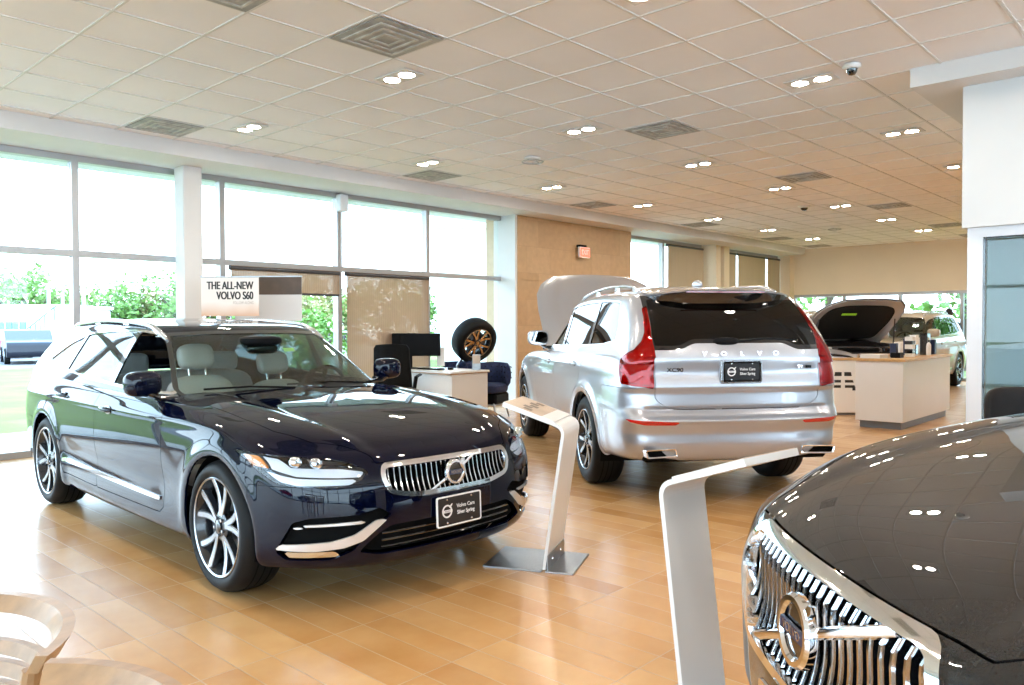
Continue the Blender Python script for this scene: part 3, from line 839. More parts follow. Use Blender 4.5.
SUV_CPLAN = [(1,0),(.996,.35),(.975,.68),(.935,.90),(.86,.975),(.75,.995),(.62,1),(.48,1),(.33,1),(.2,.995),(.10,.985),(.035,.945),(.010,.75),(.002,.42),(0,0)]
def suv_skins(hz=0.):
    hc = [(.86,.90),(.80,.955),(.72,1.0),(.55,1.045),(.3,1.085),(0,1.115),(-.3,1.140),(-.7,1.165),(-1.2,1.18),(-5,1.18)]
    he = [(.86,.86),(.70,.965),(.5,1.02),(.3,1.055),(0,1.08),(-.3,1.09),(-.7,1.105),(-1.2,1.12),(-5,1.14)]
    def hood(x, y, w, z):
        if w > .83: return z
        a, b = L1(x, hc), L1(x, he); t = min(1, abs(y)/.82); return b+(a-b)*(1-t**2.2)+hz*float(sstep(.85,-.5,x))
    low = [(.60,-3.80,.836,(.29,.30,.33,.32,.34,.36,.35)), (.72,-3.95,.885,(.26,.27,.29,.275,.30,.34,.335)), (.80,-4.03,.935,(.32,.32,.37,.37,.39,.385,.37)),
        (.825,-4.065,.952,(.44,.44,.50,.48,.50,.50,.49)), (.835,-4.085,.962,(.58,.58,.64,.65,.66,.64,.63)), (.835,-4.075,.968,(.72,.72,.78,.80,.80,.74,.73)),
        (.825,-4.06,.965,(.84,.84,.90,.93,.94,.90,.90)), (.79,-4.055,.940,(.925,.925,.99,1.04,1.06,1.05,1.03)), (.72,-4.04,.895,(.985,.975,1.045,1.105,1.14,1.15,1.13)),
        (.62,-3.98,.82,(0,0,0,0,0,0,0)), (.42,-3.9,.62,(0,)*7), (.15,-3.85,.33,(0,)*7), (-.15,-3.8,0,(0,)*7)]
    cab = [(-.50,-4.05,.895,(1.06,1.05,1.04,1.06,1.08,1.09,1.09)), (-.68,-4.045,.875,(1.16,1.14,1.11,1.13,1.15,1.155,1.155)), (-.90,-3.985,.825,(1.30,1.29,1.27,1.28,1.30,1.30,1.30)),
        (-1.12,-3.86,.780,(1.44,1.43,1.42,1.43,1.45,1.45,1.45)), (-1.34,-3.72,.735,(1.57,1.56,1.565,1.575,1.575,1.575,1.575)), (-1.46,-3.64,.690,(1.625,1.62,1.635,1.655,1.65,1.635,1.635)),
        (-1.58,-3.56,.56,(1.655,1.655,1.68,1.70,1.695,1.665,1.665)), (-1.8,-3.42,.33,(1.68,1.685,1.71,1.73,1.72,1.69,1.69)), (-2.0,-3.3,0,(1.70,1.70,1.72,1.738,1.73,1.70,1.70))]
    def disp(P):
        x, y, z = P[...,0], P[...,1], P[...,2]
        side = sstep(.72,.88,y)*sstep(-3.95,-3.6,x)*sstep(.66,.45,x)
        d = -.014*np.exp(-((z-.52)/.10)**2)*sstep(-2.6,-2.3,x)*(1-sstep(-.75,-.45,x))
        d += .009*np.exp(-((z-1.02)/.035)**2)*sstep(.35,-.3,x)
        for xa in (0,-2.984):
            r = np.hypot(x-xa, z-.385); d += .020*np.exp(-((r-.47)/.045)**2)*(z > .25)
        P[...,1] = np.where(y > 0, np.maximum(0, y+d*side), y)
        # tail: ledge above the plate, tucked lower gate, bumper shelf
        back = sstep(-3.75,-3.98,x)
        rx = -.022*sstep(1.128,1.142,z)*(1-sstep(1.17,1.25,z))+.020*np.exp(-((z-1.03)/.07)**2)*sstep(.76,.60,y)+.030*sstep(.905,.87,z)*sstep(.70,.76,z)
        rx += .035*sstep(.765,.745,z)*sstep(.66,.70,z)*sstep(.80,.66,y)-.018*np.exp(-((z-.665)/.025)**2)+.02*np.exp(-((z-.56)/.05)**2)
        P[...,0] += back*rx
        hd = sstep(.80,.95,z)*sstep(-1.2,-.6,x)*(y < .84)
        P[...,2] += hd*.012*sstep(.52,.62,y+.12*sstep(.0,.8,x))*(1-sstep(.66,.84,y))
        return P
    return Body(low, cab, SUV_PLAN, SUV_CPLAN, hood, disp, ns=260, nt=140, cns=200, cnt=90, centre=(-1.5,0,.7))

def build_suv(root, paint, hood_open=None, front=True, rear=True, inside=True, hz=0., front_plate=False, wstyle='twin', seatm='leather_light', rim=.265, grillebars=12):
    B = suv_skins(hz); L, C = B.low, B.cab; qf = lambda V: B.qf(V); qr = lambda V: B.qr(V)
    low0 = B.low; frontal = clip(low0, .5-low0.V[:,0], -1); back0 = clip(low0, low0.V[:,0]+3.7, -1)
    R = .385; fx = smooth_x(frontal, .60, .58, .97)
    ringp = B.ring[int(90/8)]; foot = [(p[0], p[1]-.035) for p in ringp[::4]]; foot = [(-.72,-.5)]+[q for q in foot if q[0] < -.72]+[(-4.1,-.5)]
    foot = [(max(a, -4.0), b) for a, b in foot]
    L = clip(L, np.maximum(sdf(foot, L.V[:,0], L.V[:,1]), 1.0-L.V[:,2]), 1)
    for xa in (0,-2.984): L = clip(L, np.maximum(np.hypot(L.V[:,0]-xa, L.V[:,2]-R)-.425, .45-L.V[:,1]), 1)
    # flared lips round the wheel openings
    for xa in (0,-2.984):
        fl = lambda V, xa=xa: np.maximum(np.abs(np.hypot(V[:,0]-xa, V[:,2]-R)-.4475)-.0215, .45-V[:,1])
        A = clip(low0, fl(low0.V), -1); A = clip(A, .30-A.V[:,2], -1)
        for sd in (1,-1): skin_obj(push(A if sd > 0 else mirror(A), .012), 'wheel_arch_lip', paint, root, .03)
    # ---------------- front
    gp = rounded([(-1,.945),(.40,.945),(.455,.87),(.465,.80),(.33,.645),(-1,.635)], [0,.035,.03,.03,.05,0])
    fgr = lambda V: np.maximum(sdf(gp, V[:,1], V[:,2]), .45-V[:,0])
    G = clip(L, fgr(L.V), -1); L = clip(L, fgr(L.V), 1)
    fr = ring(G, fgr, -.026, 1); inner = clip(G, fgr(G.V)+.022, -1)
    gr = skin_obj(both(fr), 'grille', M_('chrome'), root, .035, .010)
    skin_obj(both(push(inner, -.10)), 'grille_backing', M_('black_matte'), gr, .004)
    sl = MB(); dk = MB(); fgi = lambda y, z: float(sdf(gp, np.array([abs(y)]), np.array([z]))[0])
    for k in range(-grillebars, grillebars+1):
        y = k*.0345
        zs = [z for z in np.linspace(.65,.935,40) if fgi(y, z) < -.028]
        if len(zs) < 6 or abs(y) > .405: continue
        z0, z1 = zs[0], zs[-1]; m = 9; V = []; F = []
        for i in range(m+1):
            t = i/m; z = z0+(z1-z0)*t; x = fx(y, z)-.006
            x -= .020*math.sin(PI*min(1, t/.85))**.8 if t < .85 else 0
            V += [(x, y-.0045, z), (x, y+.0045, z), (x-.045, y+.008, z), (x-.045, y-.008, z)]
        for i in range(m):
            for j in range(4): F.append((i*4+j, i*4+(j+1)%4, i*4+4+(j+1)%4, i*4+4+j))
        F += [(0,1,2,3), tuple(m*4+j for j in (3,2,1,0))]; dk.add([(a-.006,b,c) for a,b,c in V], F)
        V2 = [];
        for i in range(m+1): V2 += [(V[i*4][0]+.001, y-.0034, V[i*4][2]), (V[i*4][0]+.001, y+.0034, V[i*4][2]), (V[i*4][0]-.006, y+.0052, V[i*4][2]), (V[i*4][0]-.006, y-.0052, V[i*4][2])]
        sl.add(V2, F)
    dk.build('grille_bar_body', M_('black_gloss'), gr); sl.build('grille_bar', M_('chrome_dark'), gr)
    bar = MB(); pts = []
    for t in np.linspace(0, 1, 9):
        y = -.30+.60*t; z = .665+.255*t; pts.append((fx(y, z)-.002, y, z))
    bar.tube(pts, .013, 8, flat=(.6,1)); bar.build('grille_diagonal', M_('chrome'), gr)
    emblem(gr, tr(near_x(frontal,0,.80)+.006, 0, .80) @ rot('Z', 90) @ rot('X', 87), .082)
    hp = rounded([(.50,.885),(.62,.925),(.9,.955),(1.15,.975),(1.42,.99),(1.34,.90),(1.18,.83),(1.0,.805),(.70,.80),(.56,.83)], [.01,.05,.05,.05,.02,.05,.05,.05,.04,.03])
    fh = lambda V: np.maximum(sdf(hp, qf(V), V[:,2]), -V[:,0])
    H = clip(L, fh(L.V), -1); L = clip(L, fh(L.V), 1)
    for sd in (1,-1):
        h = H if sd > 0 else mirror(H)
        o = skin_obj(push(h, -.05), 'headlight', M_('lamp_inner'), root, .004); skin_obj(push(h, -.001), 'headlight_lens', M_('lens'), o, .003)
        for nm, poly, mm in (('running_light', [(.58,.865),(.72,.87),(1.0,.885),(1.18,.91),(1.20,.965),(1.10,.955),(1.03,.915),(.70,.90),(.56,.885)], 'lamp_white'), ('lower_reflector_glare', [(.66,.81),(1.0,.815),(1.15,.85),(1.20,.88),(1.0,.86),(.62,.845)], 'lamp_chrome')):
            pc = clip(H, np.maximum(sdf(poly, qf(H.V), H.V[:,2]), -H.V[:,0]), -1)
            if len(pc.F): skin_obj(push(pc if sd > 0 else mirror(pc), -.022), nm, M_(mm), o, .012)
    ip = rounded([(-1,.50),(.55,.50),(.66,.44),(.55,.36),(-1,.35)], [0,.03,.03,.03,0])
    fi = lambda V: np.maximum(sdf(ip, V[:,1], V[:,2]), .4-V[:,0])
    I = clip(L, fi(L.V), -1); L = clip(L, fi(L.V), 1); skin_obj(both(push(I, -.04)), 'lower_grille', M_('black_matte'), root, .006)
    fp = rounded([(.86,.60),(1.12,.64),(1.16,.50),(.90,.46)], .03); ff = lambda V: np.maximum(sdf(fp, qf(V), V[:,2]), -V[:,0])
    FG = clip(L, ff(L.V), -1); L = clip(L, ff(L.V), 1)
    for sd in (1,-1): skin_obj(push(FG if sd > 0 else mirror(FG), -.03), 'bumper_intake', M_('black_matte'), root, .006)
    if front_plate: plate(root, tr(fx(0,.60)+.022, 0, .548) @ rot('Z', 90) @ rot('X', 90), frame='chrome')
    # ---------------- hood
    hp2 = [(-.70,-1),(-.72,.30),(-.80,.72),(-.82,.795),(-.5,.815),(0,.815),(.28,.79),(.50,.70),(.62,.59),(.72,.50),(.83,.42),(.9,.3),(.9,-1)]
    fH = lambda V: np.maximum(np.maximum(sdf(hp2, V[:,0], V[:,1]), .948-V[:,2]), V[:,2]*0-1)
    Hd = clip(L, fH(L.V)+.002, -1); L = clip(L, fH(L.V)-.002, 1)
    if hood_open is None:
        skin_obj(both(Hd), 'hood', paint, root, .012)
    else:
        piv = np.array([-.70,0,1.12]); a = math.radians(hood_open); c, s = math.cos(a), math.sin(a)
        Rm = np.array([[c,0,-s],[0,1,0],[s,0,c]])
        hh = both(Hd); hh = Skin((hh.V-piv)@Rm.T+piv, hh.N@Rm.T, hh.F)
        ho = skin_obj(hh, 'hood', paint, root, .012)
        # pressed inner frame and the black felt mat below it
        iN = clip(Hd, fH(Hd.V)+.03, -1); i2 = both(push(iN, -.022)); i2 = Skin((i2.V-piv)@Rm.T+piv, i2.N@Rm.T, i2.F); skin_obj(i2, 'hood_inner_panel', M_('hood_under'), ho, .014)
        mp = rounded([(-.60,-1),(-.60,.30),(-.52,.60),(0,.66),(.34,.60),(.50,.40),(.54,-1)], [0,.1,.1,.2,.2,.2,0])
        iM = clip(Hd, sdf(mp, Hd.V[:,0], Hd.V[:,1]), -1); i3 = both(push(iM, -.040)); i3 = Skin((i3.V-piv)@Rm.T+piv, i3.N@Rm.T, i3.F); skin_obj(i3, 'hood_mat', M_('felt'), ho, .012)
        T0 = Matrix(((c,0,-s,piv[0]),(0,1,0,0),(s,0,c,piv[2]),(0,0,0,1)))
        for y in (-.74,.74):
            p = T0 @ Vector((.10-piv[0], y*.93, -.09)); t = MB(); t.tube([(-.15,y,1.02), tuple(p)], .012, 8); t.build('gas_strut', M_('steel_dark'), ho)
        t = MB(); t.box((.30-piv[0],-.25,-.150), (.05,.26,.012), T0, .003); t.build('hood_latch', M_('lime'), ho)
        # engine bay
        e = MB(); e.box((-.02,0,.80), (1.42,1.50,.06), None, .01); e.box((.52,0,.90), (.14,1.44,.14), None, .03); e.box((-.62,0,.95), (.14,1.52,.22), None, .02); eb = e.build('engine_bay', M_('black_soft'), root)
        e = MB(); superell((-.08,0,.955), (.66,.74,.18), .35, 24, 10, None, e); e.build('engine_cover', M_('engine_grey'), eb)
        e = MB(); superell((-.05,.53,.94), (.34,.26,.20), .3, 20, 8, None, e); e.build('battery_box', M_('black_gloss'), eb)
        e = MB(); superell((-.15,-.54,.94), (.36,.24,.20), .4, 20, 8, None, e); e.build('air_box', M_('black_soft'), eb)
        e = MB(); e.tube([(.15,-.42,.99),(.32,-.25,1.0),(.36,.0,.99),(.30,.2,1.0)], .04, 12); e.build('intake_hose', M_('black_matte'), eb)
        for x, y in ((.30,.48),(.20,-.60),(.02,.66)):
            e = MB(); e.lathe([(.0,.05),(.03,.05),(.034,.03),(.034,-.03)], 16, tr(x,y,1.0)); e.build('filler_cap', M_('lamp_amber' if y == .48 else 'white_plastic'), eb)
    # ---------------- doors
    arc = lambda xa, r, a0, a1, n=8: [(xa+r*math.cos(math.radians(a)), R+r*math.sin(math.radians(a))) for a in np.linspace(a0, a1, n)]
    d1 = [(-.68,.40),(-.675,.80),(-.69,1.05),(-.80,1.35),(-1.74,1.35),(-1.75,.80),(-1.75,.37),(-.74,.37)]
    d2 = [(-1.75,.37),(-1.75,.80),(-1.74,1.35),(-2.90,1.35),(-2.84,1.05)]+arc(-2.984,.475,62,8)+[(-2.50,.38)]
    for nm, poly in (('front_door', d1), ('rear_door', d2)):
        fd = box_side(poly); D = clip(L, fd(L.V)+.0025, -1); L = clip(L, fd(L.V)-.0025, 1)
        for sd in (1,-1): skin_obj(D if sd > 0 else mirror(D), nm, paint, root, .02)
    st = rounded([(-.56,.40),(-.54,.42),(-2.42,.435),(-2.45,.41)], .006); S = clip(low0, box_side(st)(low0.V), -1)
    for sd in (1,-1): skin_obj(push(S if sd > 0 else mirror(S), .008), 'sill_trim', M_('satin_silver'), root, .012)
    # ---------------- tail lamps (low part from the body, blade up the pillar from the cabin)
    yin = lambda z: np.interp(z, [.8,.92,1.10,1.15,1.21,1.30,1.45,1.62], [.70,.695,.69,.69,.695,.705,.683,.655])
    def lampfield(V):
        z = V[:,2]; qq = V[:,1]+np.maximum(0, V[:,0]-np.where(z < 1.14, B.xr(z), B.xrc(z)))*.8
        out = np.interp(z, [.90,.925,.94,1.10,1.15,1.20,1.26,1.33,1.45,1.60], [.72,1.03,1.055,1.09,1.06,.90,.815,.770,.742,.715])
        inn = np.interp(z, [.88,.92,1.10,1.15,1.21,1.30,1.45,1.62], [.71,.71,.70,.695,.70,.712,.690,.662])
        zb = np.interp(qq, [.70,.80,1.05], [.902,.915,.935])
        return np.maximum.reduce([qq-out, inn-qq, zb-z, z-1.600, V[:,0]+3.72])
    Ta = clip(L, lampfield(L.V), -1); Tb = clip(C, lampfield(C.V), -1); L = clip(L, lampfield(L.V)-.002, 1); C = clip(C, lampfield(C.V)-.002, 1)
    T_ = joinsk(*[t for t in (Ta, Tb) if len(t.F)])
    for sd in (1,-1):
        t = T_ if sd > 0 else mirror(T_)
        o = skin_obj(push(t, -.012), 'tail_lamp', M_('lamp_red'), root, .012); skin_obj(push(t, .003), 'tail_lamp_lens', M_('tail_lens'), o, .004)
        ri = clip(T_, np.abs(lampfield(T_.V)+.020)-.006, -1)
        if len(ri.F): skin_obj(push(ri if sd > 0 else mirror(ri), -.004), 'lamp_guide', M_('lamp_red_dark'), o, .006)
    # ---------------- tailgate
    gate = lambda V: np.maximum.reduce([qr(V)-np.interp(V[:,2], [.735,.745,.80,.83,.90,1.3], [.50,.57,.665,.695,.70,.685]), .742-V[:,2], V[:,0]+3.6])
    TG = clip(L, gate(L.V)+.003, -1); L = clip(L, gate(L.V)-.003, 1)
    tgo = skin_obj(both(TG), 'tailgate', paint, root, .02)
    # rear bumper
    fb = lambda V: np.maximum(V[:,2]-.905, V[:,0]+3.50)
    RB = clip(L, fb(L.V)+.0015, -1); L = clip(L, fb(L.V)-.0015, 1)
    refl = rounded([(.50,.652),(.66,.660),(1.02,.672),(.96,.650),(.80,.628),(.54,.628)], .006); fr2 = lambda V: np.maximum(sdf(refl, qr(V), V[:,2]), V[:,0]+3.5)
    RR = clip(RB, fr2(RB.V), -1); RB = clip(RB, fr2(RB.V), 1)
    bo = skin_obj(both(RB), 'rear_bumper', paint, root, .015)
    for sd in (1,-1):
        if len(RR.F): skin_obj(RR if sd > 0 else mirror(RR), 'rear_reflector', M_('lamp_red'), root, .01)
        T = tr(-4.052, sd*.635, .418) @ rot('Z', -90+sd*9) @ rot('X', 90)
        o_ = rounded([(-.135,-.034),(.125,-.034),(.14,.034),(-.12,.034)] if sd < 0 else [(-.125,-.034),(.135,-.034),(.12,.034),(-.14,.034)], .016); i_ = [(a*.90, b*.66) for a, b in o_]; k = len(o_); mb = MB()
        V = [(a,b*.9,-.035) for a,b in o_]+[(a,b,.012) for a,b in o_]+[(a*.97,b*.92,.018) for a,b in o_]+[(a,b,.012) for a,b in i_]+[(a,b,-.03) for a,b in i_]
        mb.add(V, [(r*k+j, r*k+(j+1)%k, (r+1)*k+(j+1)%k, (r+1)*k+j) for r in range(4) for j in range(k)], False, T); o = mb.build('exhaust_tip', M_('chrome'), root)
        mb = MB(); mb.prism([(a*.99,b*.99) for a,b in i_], -.034, -.028, T); mb.build('exhaust_inside', M_('black_matte'), o)
    # ---------------- cabin glass
    wp = rounded([(-1,1.10),(.72,1.10),(.775,1.15),(.66,1.50),(.615,1.565),(.3,1.585),(-1,1.592)], [0,0,.03,.04,.03,.02,0])
    fw = lambda V: np.maximum(sdf(wp, V[:,1], V[:,2]), -1.62-V[:,0])
    dp = rounded([(-.86,1.155),(-1.6,1.165),(-2.4,1.185),(-3.2,1.215),(-3.54,1.255),(-3.50,1.40),(-3.36,1.59),(-2.9,1.612),(-2.3,1.612),(-1.8,1.592),(-1.45,1.535),(-1.16,1.38)], [.03,0,0,0,.06,.05,.06,.1,.1,.1,.12,.1])
    fD = box_side(dp)
    rw = lambda V: np.maximum.reduce([V[:,1]-yin(V[:,2])+.0, 1.195+.05*sstep(.50,.34,V[:,1])-V[:,2]+0*V[:,0], V[:,2]-1.625, V[:,0]+3.3])
    W = clip(C, fw(C.V), -1); C = clip(C, fw(C.V), 1)
    Dm = clip(C, fD(C.V), -1); C = clip(C, fD(C.V), 1)
    RG = clip(C, rw(C.V), -1); C = clip(C, rw(C.V), 1)
    wd = skin_obj(both(push(W, -.002)), 'windshield', M_('car_glass'), root, .004)
    fr_ = ring(W, fw, -.022, 1); skin_obj(both(push(fr_, .0005)), 'windshield_seal', M_('black_gloss'), wd, .01)
    rwo = skin_obj(both(push(RG, -.002)), 'rear_window', M_('privacy_glass'), root, .006)
    bnd = ring(RG, rw, -.035, 1); skin_obj(both(push(bnd, .0006)), 'rear_window_border', M_('black_gloss'), rwo, .003)
    C = clip(C, 1.06-C.V[:,2], -1)
    # everything between belt and glass at the tail belongs to the tailgate ledge
    cg = lambda V: np.maximum.reduce([V[:,2]-1.30, V[:,0]+3.93, V[:,1]-.69])
    LG = clip(C, cg(C.V), -1); C = clip(C, cg(C.V), 1)
    if len(LG.F): skin_obj(both(push(LG, .004)), 'tailgate_ledge', paint, tgo, .02)
    inn = clip(Dm, fD(Dm.V)+.016, -1); fr0 = ring(Dm, fD, -.016, 1); pil = inn
    panes = [('front_side_window', [(-.8,1.0),(-1.69,1.0),(-1.66,1.7),(-.8,1.7)]), ('rear_side_window', [(-1.77,1.0),(-2.73,1.0),(-2.66,1.7),(-1.73,1.7)]), ('quarter_window', [(-2.80,1.0),(-3.8,1.0),(-3.8,1.7),(-2.73,1.7)])]
    for nm, poly in panes:
        P_ = clip(inn, box_side(poly)(inn.V), -1); pil = clip(pil, box_side(poly)(pil.V), 1)
        for sd in (1,-1):
            if nm == 'front_side_window' and hood_open is not None and rear and sd == 1: continue
            skin_obj(push(P_ if sd > 0 else mirror(P_), -.006), nm, M_('side_glass' if nm[0] == 'f' else 'privacy_glass'), root, .004)
    for sd in (1,-1):
        o = skin_obj(fr0 if sd > 0 else mirror(fr0), 'window_trim', M_('satin_silver'), root, .016, .003)
        for q in pieces(pil): skin_obj(q if sd > 0 else mirror(q), 'window_pillar', M_('black_gloss'), o, .012)
    skin_obj(both(L), 'body_shell', paint, root, .014); skin_obj(both(C), 'roof', paint, root, .02)
    # spoiler over the rear window
    sp = MB(); n = 24; V = []; F = []
    for i in range(n+1):
        y = -.61+1.22*i/n; t = abs(y)/.61; xe = -3.79+.10*t**2.5; zt = 1.672-.040*t**2.5; x0 = -3.50
        e = .055*sstep(.86,1.0,t)
        V += [(x0, y, L1(t,[(0,1.706),(.6,1.69),(1,1.652)])+.0), (xe+.12, y, zt+.017), (xe+e, y, zt), (xe+.006+e, y, zt-.012), (xe+.10, y, zt-.040), (-3.60, y, 1.60)]
    for i in range(n):
        for j in range(5): F.append((i*6+j, (i+1)*6+j, (i+1)*6+j+1, i*6+j+1))
    sp.add(V, F, True); me = sp.build('spoiler', paint, root, sharp=40)
    dk = MB(); V = []; F = []
    for i in range(n+1):
        y = -.60+1.20*i/n; t = abs(y)/.61; xe = -3.79+.10*t**2.5; zt = 1.672-.040*t**2.5; e = .055*sstep(.86,1.0,t)
        V += [(xe+.010+e, y, zt-.010), (xe+.012+e, y, zt-.028), (xe+.045, y, 1.56), (xe+.12, y, 1.575)]
    for i in range(n):
        for j in range(3): F.append((i*4+j, (i+1)*4+j, (i+1)*4+j+1, i*4+j+1))
    dk.add(V, F, True); dk.build('spoiler_underside', M_('black_gloss'), me)
    bl = MB(); bl.box((-3.779,0,1.650), (.012,.66,.010)); bl.build('brake_light', M_('lamp_red_dark'), me)
    a = MB(); superell((-3.20,.0,1.735), (.20,.05,.085), .9, 16, 10, None, a); a.build('roof_antenna', paint, root)
    # rear wiper
    wz = MB(); wz.tube([(-4.005,.02,1.255),(-3.99,-.22,1.275),(-3.985,-.50,1.262)], .011, 8, flat=(.7,1.3)); superell((-4.01,.10,1.262), (.05,.20,.06), .7, 14, 8, None, wz); wz.build('rear_wiper', M_('black_soft'), root)
    # name across the gate, model badges, plate with chrome frame
    if rear:
        for k, ch in enumerate('VOLVO'):
            y = .29-.145*k; x = -4.076+.03*(abs(y)/.3)**2; text(ch, .045, M_('chrome_dark'), tgo, tr(x+.002, y, 1.167) @ rot('Z', -90) @ rot('X', 84), .005, sx=1.35, bold=.001)
        def back_text(s_, y, z, size, sx=1.25):
            x = near_x(back0, abs(y), z)-.014; return text(s_, size, M_('chrome'), tgo, tr(x, y, z) @ rot('Z', -90-math.copysign(6, y)) @ rot('X', 90), .004, sx=sx, bold=.0008)
        back_text('XC90', .52, 1.045, .042); back_text('T6', -.50, 1.06, .034); 
        ab = MB(); ab.box((near_x(back0,.575,1.06)-.012,-.575,1.06), (.006,.05,.022), None, .002); ab.build('drive_badge', M_('black_gloss'), tgo)
        x = near_x(back0, 0, 1.03)-.006
        rc = MB(); rc.prism(rounded([(-.172,-.092),(.172,-.092),(.172,.092),(-.172,.092)], .02), -.012, .006, tr(x-.012,.0,1.03) @ rot('Z', -90) @ rot('X', 90)); rc.build('plate_recess', M_('satin_silver'), tgo)
        plate(root, tr(x-.030, .0, 1.03) @ rot('Z', -90) @ rot('X', 90), frame='chrome')
    for xa in (0,-2.984):
        for sd in (1,-1): wheel_well(root, xa, .424, R, .50, .925, sd)
    u = MB(); u.box((-1.5,0,.33), (4.2,1.05,.06), None, .02); u.box((-1.5,0,.33), (2.05,1.74,.05), None, .02); u.box((-3.6,0,.37), (.8,1.5,.06), None, .02); u.build('underbody', M_('black_matte'), root)
    for xa in (0,-2.984):
        for sd in (1,-1): wheel('wheel', root, xa, sd*.955, R=R, w=.265, rim=rim, style=wstyle, spin=20 if xa else 5)
    for s_ in (1,-1):
        rail(root, B.cab, (-1.40,-3.45,.60,.60), .040, M_('satin_silver'), s_, .024)
        for x, z in ((-1.50,1.01),(-2.62,1.03)): handle(root, B.low, x, z, paint, s_)
    mirrors(root, -.88, .95, 1.245, paint, 1.05)
    if inside:
        cabin_inside(root, -.45, -3.6, .74, .48, 1.10, M_(seatm), M_('black_soft'), steer=(-1.0,.38,1.08), seats=((-1.50,.38,.58),(-1.50,-.38,.58)))
        bs = MB(); superell((-2.55,0,.95), (.20,1.3,.62), .4, 24, 12, None, bs); b_ = bs.build('rear_seat', M_(seatm), root)
        for y in (-.42,0,.42):
            bs = MB(); superell((-2.60,y,1.33), (.11,.26,.18), .5, 16, 10, None, bs); bs.build('headrest', M_(seatm), b_)
    return B
# ---------------------------------------------------------------- the showroom
XL, XR, YB, YW, ZC = -5.2, 21.4, -7.2, 9.45, 3.45
def struct(o): o['kind'] = 'structure'; return o
def wallmat(name, c, r=.7): return vary(mat(name, c, r), 1.2, .03, .15, 90)
MAT['wall'] = wallmat('wall_paint', (.69,.68,.68)); MAT['wall_warm'] = wallmat('wall_warm', (.80,.70,.54)); MAT['wall_cool'] = wallmat('wall_cool', (.66,.67,.68))
MAT['frame'] = vary(mat('aluminium_frame', (.42,.42,.43), .38, .55), 3, .03); MAT['frame_white'] = vary(mat('frame_white', (.72,.74,.78), .4), 3, .03)
MAT['steel'] = vary(mat('brushed_steel', (.38,.39,.40), .32, 1.), 20, .12, .2, 80, (1,40,1)); MAT['white_lam'] = vary(mat('white_laminate', (.74,.73,.72), .35), 2, .02)
MAT['window_glass'] = glassmat('window_glass', (.93,.97,.96), 1.45); MAT['office_glass'] = glassmat('office_glass', (.84,.91,.91), 1.45)
MAT['kick'] = vary(mat('kick_grey', (.20,.22,.25), .4), 3, .05)
def woodmat(name, c, sc=(1,8,8), rough=.4, amt=.16):
    return vary(mat(name, c, rough, coat=.15), 4, amt, .12, 60, sc)
MAT['wood_light'] = woodmat('birch_wood', (.36,.195,.085)); MAT['wood_top'] = woodmat('oak_top', (.55,.33,.14))
MAT['fabric_navy'] = vary(mat('navy_tufted', (.012,.022,.075), .8), 30, .3, .4, 60); MAT['mesh_black'] = vary(mat('black_mesh', (.005,.005,.0055), .7, spec=.1), 40, .3, .3, 200)
MAT['gold'] = mat('bronze_face', (.55,.36,.20), .28, 1.)
MAT['paper'] = mat('paper', (.85,.84,.82), .6); MAT['leather_dark'] = vary(mat('dark_leather', (.007,.005,.005), .55, spec=.25), 20, .2, .3, 120)

